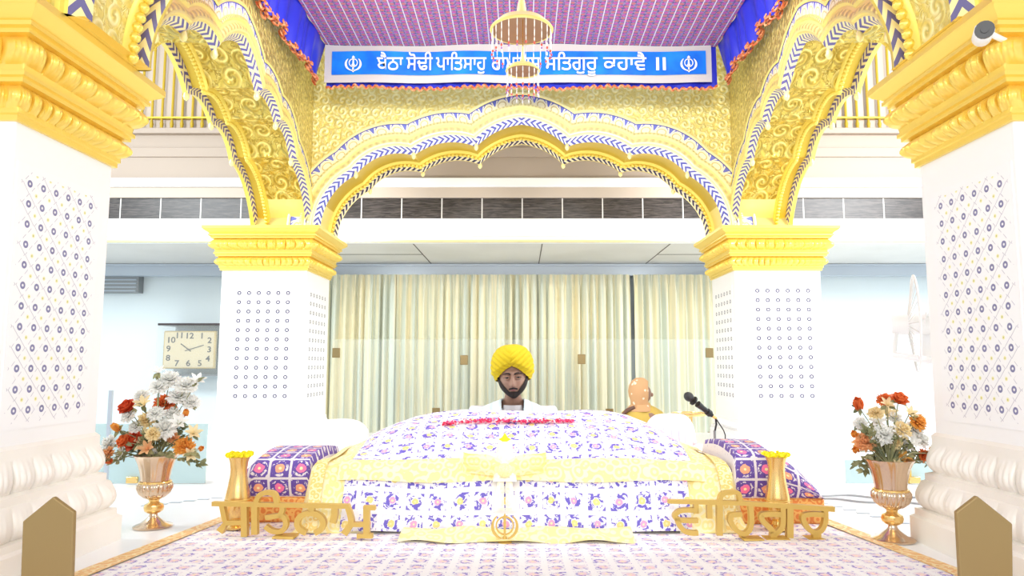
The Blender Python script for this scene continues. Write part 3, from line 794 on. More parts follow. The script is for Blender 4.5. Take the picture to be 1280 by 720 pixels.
for body, p0, p1 in (("ਬੈਠਾ", 471, 504), ("ਸੋਢੀ", 508, 541), ("ਪਾਿਤਸਾਹੁ", 545, 608), ("ਰਾਮਦਾਸੁ", 614, 676), ("ਸਿਤਗੁਰੂ", 681, 747), ("ਕਹਾਵੈ", 754, 808), ("॥", 820, 832)):
    put_text(body, p0, p1, 88.0, 72.5)
for px in (441.5, 861):
    mb = MB(); c = at(px, 81, YB-.05); khanda(mb, lambda x, y, t, c=c: (c.x+x, YB-.048-.004*t, c.z+y), .085); mb.build('khanda_emblem', 'silver_thread', bn, smooth=False)

# ------------------------------------------------------------------ hanging parasols with beaded strands
def parasol(px, py, hw, Y, zlen, label, nst, ztip):
    c = at(px, py, Y); r = hw/FPX*Y/ray(px, py)[1]
    t = thing('hanging_parasol', (c.x, c.y, c.z+.12), label, 'parasol', 'tiered gold parasols over the throne')
    H = at(px, ztip, Y).z-c.z
    prof = [(r, -.012), (r*1.03, -.004), (r*1.03, .006), (r*.97, .012), (r*.80, .042), (r*.5, .062), (r*.26, .075), (r*.17, .10), (r*.13, .14), (r*.05, .19), (.003, max(.24, H))]
    prof2 = [(r*.985, -.010), (r*.93, .012), (r*.78, .034), (r*.45, .052), (.001, .058)]
    s_ = hw/37
    prof = [(a, b*s_ if a > .01 else max(b*s_, H)) for a, b in prof]; prof2 = [(a, b*s_) for a, b in prof2]
    MB().lathe(prof, c, 48, cap=False).build('dome', 'gold_cream', t)
    lm = MB().lathe(prof2, c, 48, cap=False); lm.build('lining', 'lining', t)
    rr = MB()
    rr.tube([(c.x+r*1.03*math.cos(a), c.y+r*1.03*math.sin(a), c.z-.004) for a in [2*PI*i/48 for i in range(49)]], .005*s_+.002, 6); rr.build('rim', 'gold_pale', t)
    MB().tube([(c.x, c.y, c.z+H-.01), (c.x, c.y, CZ)], .003, 6).build('hanging_wire', 'brass', t)
    for i in range(nst):
        a = 2*PI*i/nst; x, y = c.x+r*1.0*math.cos(a), c.y+r*1.0*math.sin(a); mb = MB()
        L = zlen*(1+.10*math.sin(i*5.1)); z = c.z-.01; k = 0
        mb.tube([(x, y, z), (x, y, z-L)], .0009, 4, mi=0)
        while z > c.z-L:
            if z > c.z-L*.5: ln, rad, mi = .036*s_+.012, .0027, 0
            elif k % 3 == 0: ln, rad, mi = .016, .0055, 1
            elif k % 3 == 1: ln, rad, mi = .012, .0050, 2
            else: ln, rad, mi = .020, .0026, 0
            mb.lathe([(.001, 0), (rad, -.25*ln), (rad, -.75*ln), (.001, -ln)], (x, y, z), 6, mi=mi); z -= ln+.002; k += 1
        mb.build('bead_strand', ['white_cloth', 'red_bead', 'violet_bead'], t)
    return t
M['lining'] = Mat('dark_parasol_lining', (.42, .24, .14), .5, .3)
M['red_bead'] = Mat('red_bead', (.80, .12, .08), .3); M['violet_bead'] = Mat('violet_bead', (.45, .20, .55), .3)
parasol(652, 37, 37, 3.7, .155, 'upper, larger gold parasol hanging from the canopy with red and white beads', 22, -6)
parasol(653.5, 88, 20, 3.7, .135, 'lower, smaller gold parasol hanging under the larger one', 16, 58)

# ------------------------------------------------------------------ clock in its glass case, on the left of the rear wall
YK = YC-.32
a, b = at(197, 404, YK), at(273, 470, YK)
cs = thing('display_case', ((a.x+b.x)/2, YK+.3, b.z), 'dark topped glass wall case that holds the square clock', 'case')
MB().box(a.x, b.x, YK, YK+.55, a.z-.03, a.z).build('top_panel', 'charcoal', cs, bevel=.006)
MB().box(a.x+.0, b.x, YK+.535, YK+.55, b.z, a.z-.03).build('back_panel', 'greymetal', cs, smooth=False)
MB().box(a.x, b.x, YK, YK+.55, b.z, b.z+.02).build('bottom_panel', 'greymetal', cs, smooth=False)
for x in (a.x, b.x-.012): MB().box(x, x+.012, YK, YK+.55, b.z+.02, a.z-.03).build('side_pane', 'glass', cs, smooth=False)
MB().box(a.x+.012, b.x-.012, YK, YK+.008, b.z+.02, a.z-.03).build('front_pane', 'glass', cs, smooth=False)
YL = YK+.12
a, b = at(205, 413.5, YL), at(268, 461, YL); cc = (a+b)/2
ck = thing('wall_clock', (cc.x, YL+.05, b.z), 'tan square wall clock with dark numerals inside the glass case', 'clock')
MB().box(a.x, b.x, YL, YL+.06, b.z, a.z).build('clock_body', 'clock_rim', ck, bevel=.012)
dial = MB().box(a.x+.022, b.x-.022, YL-.006, YL, b.z+.022, a.z-.022).build('dial', 'clock_face', ck, smooth=False)
W_, H_ = (b.x-a.x), (a.z-b.z)
pos = {12: (0, .36), 1: (.24, .36), 2: (.39, .24), 3: (.39, .0), 4: (.37, -.24), 5: (.22, -.36), 6: (0, -.36), 7: (-.22, -.36), 8: (-.39, -.22), 9: (-.39, .02), 10: (-.35, .25), 11: (-.19, .37)}
for n_, (dx, dy) in pos.items():
    text_mesh(str(n_), .115, .001, 'numeral', 'clock_ink', dial, (cc.x+dx*W_, YL-.010, cc.z+dy*H_), (PI/2, 0, 0), .002, 1.1, True)
for (nm, dx, dy, wd) in (('hour_hand', -.115, .085, .014), ('minute_hand', .21, .065, .010)):
    mb = MB(); mb.ribbon([(-dx*.25, -dy*.25), (dx, dy)], wd, lambda x, y, t: (cc.x+x, YL-.014-.003*t, cc.z+y), 1); mb.build(nm, 'clock_ink', ck, smooth=False)
MB().ball((cc.x, YL-.015, cc.z), .012, 10, 6).build('hub', 'clock_ink', ck)

# ------------------------------------------------------------------ wall fan and camera
fc = at(1158, 405, 3.75)
fn = thing('wall_fan', (fc.x+.25, fc.y, fc.z), 'white round fan with wire guard mounted behind the near right pillar', 'fan')
R = Matrix.Rotation(math.radians(66), 3, 'Z')
def fp(x, y, z): return tuple(R @ Vector((x, y, z)) + fc)
mb = MB(); rr = .255
for yy in (-.05, .05): mb.tube([fp(rr*math.cos(a), yy, rr*math.sin(a)) for a in [2*PI*i/40 for i in range(41)]], .006, 6)
mb.build('guard_ring', 'white_trim', fn)
mb = MB()
for i in range(28):
    a = 2*PI*i/28
    mb.tube([fp(.05*math.cos(a), -.085, .05*math.sin(a)), fp(.17*math.cos(a), -.08, .17*math.sin(a)), fp(rr*math.cos(a), -.05, rr*math.sin(a))], .0022, 4)
    mb.tube([fp(.05*math.cos(a), .085, .05*math.sin(a)), fp(rr*math.cos(a), .05, rr*math.sin(a))], .0022, 4)
mb.build('wire_guard', 'soffit', fn)
for i in range(3):
    a0 = 2*PI*i/3+.4; mb = MB()
    mb.grid(lambda u_, v_, a0=a0: fp((.03+.18*u_)*math.cos(a0+(v_-.5)*(.5+.9*u_)), (v_-.5)*.05, (.03+.18*u_)*math.sin(a0+(v_-.5)*(.5+.9*u_))), 8, 8); mb.build('blade', 'white_trim', fn)
MB().tube([fp(0, -.085, 0), fp(0, .02, 0), fp(0, .16, 0)], .055, 16).build('motor', 'white_trim', fn)
MB().tube([fp(0, .14, 0), fp(-.05, .16, -.16), (2.15, 3.45, fc.z-.22), (2.15, 3.08, fc.z-.22)], .018, 8).build('bracket', 'white_trim', fn)

kc = at(1229, 42, 2.30)
kk = thing('security_camera', kc, 'white bullet security camera with a black face on the near right capital', 'camera')
mb = MB(); d = Vector((-.45, -.8, -.18)).normalized()
mb.tube([kc+d*-.075, kc+d*-.07, kc+d*.05, kc+d*.055], lambda t: .030 if 0 < t < 1 else .026, 16); mb.build('camera_body', 'white_trim', kk)
lf = MB().tube([kc+d*.054, kc+d*.066], .0285, 16).build('lens_face', 'black', kk)
MB().tube([kc+d*.064, kc+d*.070], .012, 12).build('lens', 'black', lf)
MB().tube([kc+d*-.03, kc+Vector((0.015, .05, .045)), (1.76, 2.46, kc.z+.03)], .010, 8).build('bracket', 'white_trim', kk)

# ------------------------------------------------------------------ side glass panels low behind the pillars
for sg, lab, pa, pb in ((-1, 'left', 90, 257), (1, 'right', 1057, 1230)):
    Yp = 4.62; xa, xb = at(pa, 590, Yp).x, at(pb, 590, Yp).x
    t = thing('glass_barrier', ((xa+xb)/2, Yp, 0), f'low teal tinted glass panel behind the {lab} flower urn', 'glass screen')
    zt = at(0, 530 if sg < 0 else 575, Yp).z
    MB().box(xa, xb, Yp-.006, Yp+.006, 0.005, zt).build('pane', 'teal_glass', t, smooth=False)
    c = at(165 if sg < 0 else 1143, 600, Yp-.02); MB().box(c.x-.035, c.x+.035, Yp-.03, Yp-.006, c.z-.02, c.z+.02).build('latch', 'brass', t, bevel=.005)
    if sg > 0: c = at(1137, 596, Yp-.02); MB().box(c.x-.012, c.x+.012, Yp-.022, Yp-.006, .005, zt).build('edge_strip', 'mustard', t)
# a blue steel post at the left
t = MB().box(at(134, 540, 4.5).x, at(138, 540, 4.5).x, 4.49, 4.51, 0, at(0, 488, 4.5).z).build('glass_post', 'steel_blue', origin=(at(136, 540, 4.5).x, 4.5, 0))
tag(t, 'thin dark steel post of the glass panel beside the near left pillar', 'post')

# ------------------------------------------------------------------ the covered throne
prof = [(668, 3.28), (655, 3.29), (640, 3.31), (620, 3.335), (601, 3.365), (588, 3.40), (575, 3.47), (562, 3.53), (550, 3.60), (540, 3.67), (530, 3.76), (522, 3.88)]
PR = [(Y, max(.004, at(652, py, Y).z)) for py, Y in prof]+[(4.0, .490), (4.08, .47), (4.14, .36), (4.16, .18), (4.17, .004)]
PR[0] = (3.28, .004)
SL = [0]
for a_, b_ in zip(PR, PR[1:]): SL.append(SL[-1]+math.hypot(a_[0]-b_[0], a_[1]-b_[1]))
KT = [(0, 1), (.35, .985), (.5, .94), (.6, .86), (.7, .70), (.8, .48), (.9, .2), (.97, .05), (1.0, 0)]
HX = .965
def mound(x, s, lift=0.0):
    """x across in metres, s arc length along the centre profile"""
    Y = interp([(SL[i], PR[i][0]) for i in range(len(PR))], s); z = interp([(SL[i], PR[i][1]) for i in range(len(PR))], s)
    u = min(1, abs(x)/HX); zz = z if z < .285 else .285+(z-.285)*interp(KT, u)
    wob = .006*math.sin(x*9+s*11)*min(1, z*6)
    yy = Y-.05*(abs(x)/HX)**2*0
    nrm = Vector((0, -.75, .66))
    return Vector((x, yy, zz+wob))+nrm*lift
SB = interp([(b[1], a) for a, b in zip(SL, PR)][:8], at(652, 601, 3.365).z)   # arc length where the gold band begins
def s_at(py, k=[0]):
    pys = [p for p, _ in prof]
    for i in range(len(pys)-1):
        if pys[i] >= py >= pys[i+1]: return SL[i]+(SL[i+1]-SL[i])*(pys[i]-py)/(pys[i]-pys[i+1])
s1, s2, sT, sE = s_at(601), s_at(576), s_at(523), SL[-1]
t = thing('bedspread', (0, 3.7, 0), 'yellow brocade bedspread under the floral cloths of the low throne', 'bedspread')
def side(sg):
    def f(u_, v_):
        x = (.70+(HX-.70)*min(1, u_*1.25)); s = sE*v_
        p = mound(x*sg, s); 
        if u_ > .8: q = (u_-.8)/.2; p.z = p.z*(1-q)+.004*q; p.x += sg*.05*q
        return (p.x+sg*.010*math.sin(v_*40), p.y-.0, max(.004, p.z-.004))
    return f
for sg in (-1, 1): MB().grid(side(sg), 24, 80, lambda a, b: (a*.4, b*sE)).build('side_drape', 'yellow_brocade', t)
for sg in (-1, 1):
    MB().grid(lambda u_, v_, sg=sg: mound(sg*(.905+.055*u_), sE*.62*v_, .006), 3, 50, lambda a, b: (a*.055, b)).build('gold_edging', 'gold_brocade', t)
t = thing('rumala_cloth', (0, 3.8, .2), 'white and violet floral silk cloth spread over the top of the throne', 'cloth')
MB().grid(lambda u_, v_: mound((-.80+1.60*u_)*(1-.02*v_), s2-.01+(sE-.25-s2)*v_, .012), 90, 44, lambda a, b: (-.80+1.6*a, s2+(sE-.25-s2)*b)).build('silk_field', 'rumala', t)
MB().grid(lambda u_, v_: mound((-.84+1.68*u_), s1-.012+(s2-s1+.012)*v_, .018+.004*math.sin(u_*14)), 90, 8, lambda a, b: (-.84+1.68*a, b*.11)).build('gold_border', 'yellow_brocade', t)
t = thing('front_cloth', (0, 3.3, 0), 'matching floral silk cloth hanging down the front of the throne', 'cloth')
MB().grid(lambda u_, v_: mound((-.805+1.56*u_), .004+(s1-.004)*v_, .008+.004*math.sin(u_*22)), 90, 16, lambda a, b: (-.805+1.56*a+.02, (s1)*b+.02)).build('silk_field', 'rumala', t)
MB().grid(lambda u_, v_: (-.52+1.0*u_, 3.10+.17*v_+.01*math.sin(u_*25), .010+.022*v_+.006*math.sin(u_*17+v_*3)), 60, 6, lambda a, b: (a, b*.1)).build('gold_fringe', 'yellow_brocade', t)
# petals strewn in a line on top
rnd = random.Random(5); mb = MB()
for i in range(520):
    px = rnd.uniform(556, 716); yy = 530+1.8*math.sin(px*.05)-(px-640)*.002; dens = 1 if not 572 < px < 575 else .3
    if rnd.random() > dens: continue
    py = yy+rnd.gauss(0, 1.1); s = s_at(max(522.5, py)); x = (px-652)/FPX*3.8; p = mound(x, s, .018+rnd.random()*.01)
    a = rnd.uniform(0, 6.28); r = rnd.uniform(.006, .011); tl = Vector((rnd.uniform(-.7, .7), rnd.uniform(-.9, .2), 1)).normalized()
    e1 = tl.orthogonal().normalized(); e2 = tl.cross(e1); e1, e2 = e1*math.cos(a)+e2*math.sin(a), e2*math.cos(a)-e1*math.sin(a)
    b = len(mb.v); mi = rnd.random() < .3
    mb.v += [tuple(p-e1*r), tuple(p-e2*r*.6+tl*.002), tuple(p+e1*r+tl*.004), tuple(p+e2*r*.6+tl*.002)]; mb.face([b, b+1, b+2, b+3], None, int(mi))
t = mb.build('petal_garland', ['crimson', 'pinkpetal'], origin=(0, 3.8, .47), smooth=False)
tag(t, 'thin line of crimson rose petals strewn across the top of the throne cloth', 'petals', None, 'stuff')

# bow-shaped sash at the front centre with its two hanging tails
yb = 3.40
bw = thing('sash_bow', (at(631, 580, yb).x, yb, .28), 'pale gold sash tied in a bow at the centre of the throne front', 'sash')
def P(px, py, Y): return at(px, py, Y)
for sg in (-1, 1):
    def wing(u_, v_, sg=sg):
        px = 631+sg*(4+48*u_); top = 576-14*u_-3*math.sin(u_*5); bot = 596-6*u_+0*u_
        py = top+(bot-top)*v_; Y = 3.30+.05*u_-.03*math.sin(PI*v_)*(1-.5*u_)+.008*math.sin(v_*22)*u_
        return P(px, py, Y)
    MB().grid(wing, 24, 16, lambda a, b: (a*.2, b*.1)).build('bow_wing', 'yellow_brocade', bw)
    def tail(u_, v_, sg=sg):
        px = 631+sg*(1+(7+6*v_)*u_); py = 594+44*v_; return P(px, py, 3.265-.035*v_+.010*math.cos(u_*PI*1.5)+.012*math.sin(v_*5))
    MB().grid(tail, 10, 24, lambda a, b: (a*.05, b*.2)).build('bow_tail', 'white_gold', bw)
def post(u_, v_):
    a = PI*(u_-.5); w_ = 15-6*v_; px = 631+w_*math.sin(a); py = 602-50*v_; return P(px, py, 3.29+.16*v_-.05*math.cos(a))
MB().grid(post, 14, 16, lambda a, b: (a*.1, b*.2)).build('centre_fold', 'white_gold', bw)
MB().ball(P(631, 588, 3.25), .035, 14, 10, sc=(1, .6, .9)).build('bow_knot', 'yellow_brocade', bw)
mb = MB(); c = P(631, 550, 3.43)
mb.poly([(0, .035), (.014, .012), (.03, .004), (.014, -.004), (0, -.03), (-.014, -.004), (-.03, .004), (-.014, .012)], lambda x, y, t: (c.x+x, c.y-.01*t, c.z+y)); mb.build('finial_star', 'yellow_petal', bw)

# ------------------------------------------------------------------ khanda stand before the throne
c = at(631, 657, 3.12)
t = thing('khanda_stand', (c.x, 3.12, 0), 'small brass double-edged sword and ring emblem standing before the throne', 'emblem')
mb = MB()
tt = lambda x, y, q: (c.x+x, 3.115+.010*q, c.z+y)
mb.ribbon([(.036*math.cos(2*PI*k/28), .036*math.sin(2*PI*k/28)) for k in range(28)], .006, tt, 1, closed=True)
mb.build('ring', 'sign_gold', t, smooth=False)
mb = MB(); mb.poly([(0, .052), (.006, .040), (.004, -.05), (-.004, -.05), (-.006, .040)], lambda x, y, q: (c.x+x, 3.108+.012*q, c.z+y)); mb.build('centre_sword', 'sign_gold', t, smooth=False)
for g in (-1, 1):
    mb = MB(); mb.ribbon([(g*.052*math.cos(math.radians(a)), .052*math.sin(math.radians(a))-.002) for a in range(52, -80, -8)], lambda q: .003+.009*math.sin(PI*q), tt, 1); mb.build('side_sword', 'sign_gold', t, smooth=False)
MB().lathe([(.03, 0), (.03, .006), (.012, .012), (.008, c.z-.045)], (c.x, 3.12, .001), 16).build('foot', 'sign_gold', t)
# ------------------------------------------------------------------ Gurmukhi signs
def smoothpath(pts, n=6):
    P_ = [Vector(p) for p in pts]; out = []
    for i in range(len(P_)-1):
        a = P_[max(i-1, 0)]; b = P_[i]; c = P_[i+1]; d = P_[min(i+2, len(P_)-1)]
        for k in range(n):
            t = k/n; out.append(.5*((2*b)+(c-a)*t+(2*a-5*b+4*c-d)*t*t+(3*b-a-3*c+d)*t**3))
    out.append(P_[-1]); return [(p.x, p.y) for p in out]
def sign(label, ox, oy, Y0, Y1, strokes, extra):
    sc = 230/1280
    def to3(x, y, t):
        px, py = ox+x*sc, oy+y*sc; q = x/1280; Y = Y0+(Y1-Y0)*q; p = at(px, py, Y); return (p.x, p.y+.028*t, max(p.z, .002))
    th = thing('gurmukhi_sign', to3(640, 400, .5), label, 'sign')
    th.location.z = 0
    for nm, group in strokes:
        mb = MB()
        for pts, wd, cv in group:
            wd = (lambda t, w_=wd: w_(t)*1.1) if callable(wd) else wd*1.12
            if cv == 'ring': mb.ribbon(pts, wd, to3, 1, closed=True)
            else: mb.ribbon(smoothpath(pts) if cv else pts, wd, to3, 1)
        mb.build(nm, 'sign_gold', th, ang=30)
    for nm, (xa, xb, ya, yb_) in extra:
        a, b = to3(xa, ya, 0), to3(xb, yb_, 0); MB().box(min(a[0], b[0]), max(a[0], b[0]), a[1]-.03, a[1]+.05, .002, a[2]).build(nm, 'sign_gold', th, bevel=.004)
    return th
L = [('headline', [([(80, 168), (1035, 186)], 27, 0)]),
     ('letter', [([(148, 180), (160, 240), (172, 290)], 30, 0), ([(165, 300), (305, 300)], 28, 0), ([(175, 296), (155, 330), (134, 362)], lambda t: 24+22*t, 0), ([(303, 172), (305, 395)], 38, 0)]),
     ('letter', [([(376, 165), (376, 382)], 38, 0), ([(386, 172), (398, 125), (425, 98), (470, 90), (510, 100), (524, 130), (530, 170)], 30, 1)]),
     ('letter', [([(565, 172), (568, 215), (545, 248), (490, 258), (452, 264)], 30, 1), ([(545, 240), (585, 270), (592, 320), (560, 360), (500, 358), (450, 325)], 30, 1)]),
     ('letter', [([(772, 182), (772, 222)], 36, 0), ([(735, 372), (690, 345), (672, 305), (690, 260), (735, 236), (790, 236), (838, 262), (856, 305), (836, 348), (795, 372)], 34, 1), ([(935, 182), (935, 240), (920, 300)], 40, 0)]),
     ('letter', [([(1020, 180), (1040, 240), (1050, 300), (1030, 335), (1000, 378)], lambda t: 30+14*t, 1), ([(1045, 312), (1165, 312)], 28, 0), ([(1156, 190), (1156, 395)], 38, 0), ([(1135, 196), (1218, 196)], 28, 0), ([(1090, 392), (1198, 392)], 28, 0)])]
sign('gold Gurmukhi letter sign standing left of centre, in front of the left bud vase', 250, 600, 3.24, 3.14, L, [('pedestal', (515, 660, 385, 430))])
Rr = [('headline', [([(30, 152), (550, 164), (1190, 206)], lambda t: 24+8*t, 0)]),
      ('letter', [([(225, 165), (225, 235)], 30, 0), ([(240, 213), (130, 214), (85, 238), (80, 262), (115, 282), (240, 286)], 28, 1), ([(90, 262), (112, 320), (150, 360), (200, 372), (240, 370)], 30, 1)]),
      ('vowel_stroke', [([(318, 165), (320, 270)], 32, 0)]),
      ('letter', [([(390, 160), (390, 388)], 36, 0), ([(392, 160), (400, 115), (430, 92), (490, 88), (525, 100), (534, 165)], 27, 1)]),
      ('letter', [([(605, 175), (612, 280), (600, 345), (560, 378), (510, 355), (470, 300), (465, 255), (500, 243), (545, 242)], 30, 1)]),
      ('letter', [([(830, 190), (830, 300), (815, 345), (775, 372), (735, 330), (690, 285), (685, 248), (740, 240), (820, 242)], 32, 1), ([(880, 188), (880, 415)], 40, 0), ([(765, 360), (765, 410)], 40, 0)]),
      ('letter', [([(1128, 205), (1126, 290), (1100, 350), (1050, 368), (1000, 330), (972, 272), (985, 248), (1040, 240), (1120, 244)], 30, 1), ([(1065, 365), (1068, 410)], 50, 0)])]
sign('gold Gurmukhi letter sign standing right of centre, in front of the right bud vase', 830, 600, 3.14, 3.22, Rr, [('pedestal', (700, 860, 402, 425)), ('pedestal', (990, 1150, 402, 425)), ('pedestal', (540, 680, 402, 425))])

# ------------------------------------------------------------------ rug and floor details
rg = thing('rug', (0, 2.9, 0), 'faded floral rug with an orange border under the signs and throne', 'rug')
def rx(y): return 1.46+(3.72-y)*.14
MB().grid(lambda u_, v_: ((-1+2*u_)*rx(1.6+2.1*v_)*.95, 1.6+2.1*v_, .003+.002*math.sin(u_*60+v_*8)), 80, 30, lambda a, b: (-1.5+3*a, 2.1*b)).build('rug_field', 'rug_silk', rg)
bmb = MB()
for sg in (-1, 1): bmb.grid(lambda u_, v_, sg=sg: (sg*rx(1.6+2.1*v_)*(.95+.05*u_), 1.6+2.1*v_, .006), 2, 20, lambda a, b: (a*.08, b*2))
bmb.grid(lambda u_, v_: ((-1+2*u_)*rx(3.75), 3.68+.08*v_, .006), 20, 1, lambda a, b: (a*3, b*.08))
bmb.build('rug_border', 'gold_orange', rg)
for i, (p0, p1) in enumerate((((1000, 618), (1180, 624)), ((990, 622), (1180, 631)))):
    pts = []
    for k in range(25):
        t_ = k/24; q = atz(p0[0]+(p1[0]-p0[0])*t_, p0[1]+(p1[1]-p0[1])*t_+1.2*math.sin(t_*14+i), .006); pts.append(q)
    o = MB().tube(pts, .0055, 6).build('cable', 'wire', origin=tuple(pts[12]))
    tag(o, ('grey cable lying on the white floor behind the right urn, the farther one', 'grey cable lying on the white floor behind the right urn, the nearer one')[i], 'cable')
dm = MB()
for k in range(14):
    p = atz(960+17*k, 612+4.2*k, .001); dm.box(p.x-.03, p.x+.03, p.y-.012, p.y+.012, .0005, .002)
    if k < 6: p = atz(272-7*k*2.5, 622+2*k, .001); dm.box(p.x-.03, p.x+.03, p.y-.012, p.y+.012, .0005, .002)
struct('trim_10', dm, 'steel_blue', smooth=False)

# cushions beside the throne
def cushion(label, x0, x1, ytop, yA, yB, slope):
    t = thing('cushion', ((x0+x1)/2, (yA+yB)/2, 0), label, 'cushion')
    zt = ytop
    def f(u_, v_):
        # v: front bottom -> front top -> back top -> back bottom
        x = x0+(x1-x0)*u_
        h = zt*(interp(slope, u_))
        e = min(1, min(u_, 1-u_)*14)**.5; h = .12+(h-.12)*1.0
        if v_ < .35: q = v_/.35; return (x, yA-.0-.03*math.sin(PI*q), .118+(h-.118)*q*e)
        if v_ < .8: q = (v_-.35)/.45; return (x, yA+(yB-yA)*q, .118+(h-.118)*e+.03*math.sin(PI*q)*e)
        q = (v_-.8)/.2; return (x, yB, (.118+(h-.118)*e)*(1-q)+.118*q)
    MB().grid(f, 40, 30, lambda a, b: (x0+(x1-x0)*a, (b/.35)*(zt-.1) if b < .35 else zt-.1+(b-.35)/.45*(yB-yA))).build('silk_cover', 'cushion_silk', t)
    MB().box(x0-.005, x1+.005, yA-.015, yB, .001, .12).build('orange_skirt', 'orange_brocade', t, bevel=.012)
cushion('navy floral cushion with pink flowers and orange skirt, left of the throne', -1.36, -.99, .295, 3.52, 4.05, [(0, .55), (.12, .85), (.25, 1), (1, 1.0)])
cushion('navy floral cushion with pink flowers and orange skirt, right of the throne', .98, 1.42, .33, 3.48, 4.05, [(0, 1), (.45, 1), (.75, .75), (1.0, .42)])
# bolsters
def bolster(label, c, r, L, mat, tilt=0):
    t = thing('bolster', (c[0], c[1], 0), label, 'bolster')
    mb = MB(); n = 18; prof_ = []
    for k in range(n+1):
        q = -1+2*k/n; prof_.append((max(.004, r*(1-abs(q)**5*.55)*(1 if abs(q) < .999 else .2)), q*L/2))
    mb.lathe(prof_, (0, 0, 0), 32, lambda k, a: 1+.018*math.sin(a*5+k*.4))
    Rm = Matrix.Rotation(tilt, 3, 'Z') @ Matrix.Rotation(PI/2, 3, 'Y')
    mb.v = [tuple(Rm @ Vector(v) + Vector(c)) for v in mb.v]; bc = mb.build('bolster_cover', mat, t)
    for sg in (-1, 1):
        e = Vector(c)+Rm @ Vector((0, 0, sg*(L/2+.004))); mb = MB(); mb.ball(e, .018, 10, 6); mb.build('end_button', mat, bc)
bolster('large round white bolster standing left behind the throne', (at(414, 560, 4.55).x-.02, 4.6, .20), .20, .52, 'white_cloth', .25)
bolster('smaller white bolster with thin blue stripes right behind the throne', (at(838, 550, 4.6).x, 4.62, .265), .17, .30, 'striped_cloth', -.5)
# red cloth strip and brass table
t = MB().grid(lambda u_, v_: (at(858+50*u_, 555, 4.2).x, 4.16+.30*v_, .215+.02*math.sin(u_*9)+.015*(1-u_)), 16, 6).build('folded_cloth', 'red_cloth', origin=(.98, 4.3, .2))
MB().box(at(858, 555, 4.2).x, at(908, 555, 4.2).x, 4.17, 4.45, .012, .205).build('folded_layer', 'red_cloth', t, bevel=.02)
tag(t, 'pinkish red folded cloth at the back right corner of the throne', 'cloth')
bt = thing('brass_table', (at(861, 560, 5.4).x, 5.4, 0), 'small round brass table standing between the right bolster and microphone', 'table')
c = at(861, 517, 5.4); MB().lathe([(.13, -.012), (.135, -.006), (.135, .004), (.12, .008), (.118, .003)], c, 32).build('table_top', 'brass', bt)
for i in range(3):
    a = i*2.094+.6; MB().tube([(c.x+.03*math.cos(a), c.y+.03*math.sin(a), c.z-.012), (c.x+.02*math.cos(a), c.y+.02*math.sin(a), c.z*.55), (c.x+.12*math.cos(a), c.y+.12*math.sin(a), .004)], .008, 8).build('leg', 'brass', bt)

# microphone
mk = thing('microphone', (at(894, 600, 4.45).x, 4.45, 0), 'black microphone on a gooseneck stand right of the throne', 'microphone')
a, b, c = at(861, 496, 4.35), at(872, 505, 4.37), at(891, 520, 4.42)
d = (a-b).normalized()
mb = MB(); mb.ball((0, 0, 0), .028, 20, 14, sc=(1, 1, 1.15))
q = d.to_track_quat('Z', 'Y').to_matrix(); mb.v = [tuple(q @ Vector(v) + a) for v in mb.v]; mb.build('grille', 'mic_grille', mk)
MB().tube([a+(b-a)*.5, a+(b-a)*.62], .0285, 20).build('collar', 'black', mk)
MB().tube([b, b+(c-b)*.3, b+(c-b)*.95], lambda t: .021-.008*t, 20).build('handle', 'black', mk)
MB().tube([b+(c-b)*.62, b+(c-b)*.82], .021, 16).build('clip', 'black', mk)
MB().tube([b+(c-b)*.93, c+(c-b)*.22], .009, 12).build('connector', 'brass', mk)
e = at(893, 530, 4.45)
MB().tube([c+(c-b)*.1, c+Vector((.018, .005, -.015)), e+Vector((.012, 0, .0)), (e.x+.0, 4.45, e.z-.05)], .006, 10).build('gooseneck', 'black', mk)
MB().tube([(e.x, 4.45, e.z-.04), (e.x, 4.45, .02)], .008, 12).build('stand_rod', 'greymetal', mk)
MB().lathe([(.11, 0), (.11, .01), (.03, .022), (.012, .04)], (e.x, 4.45, .001), 32).build('stand_base', 'black', mk)
cbl = [c+(c-b)*.2]; x_0 = at(903, 535, 4.46)
for k in range(16): cbl.append(Vector((x_0.x+.012*math.sin(k*1.1), 4.44, x_0.z-.03-.03*k+.02)))
cbl = [p for p in cbl if p.z > .01]; MB().tube(cbl, .0035, 6).build('cable', 'black', mk)

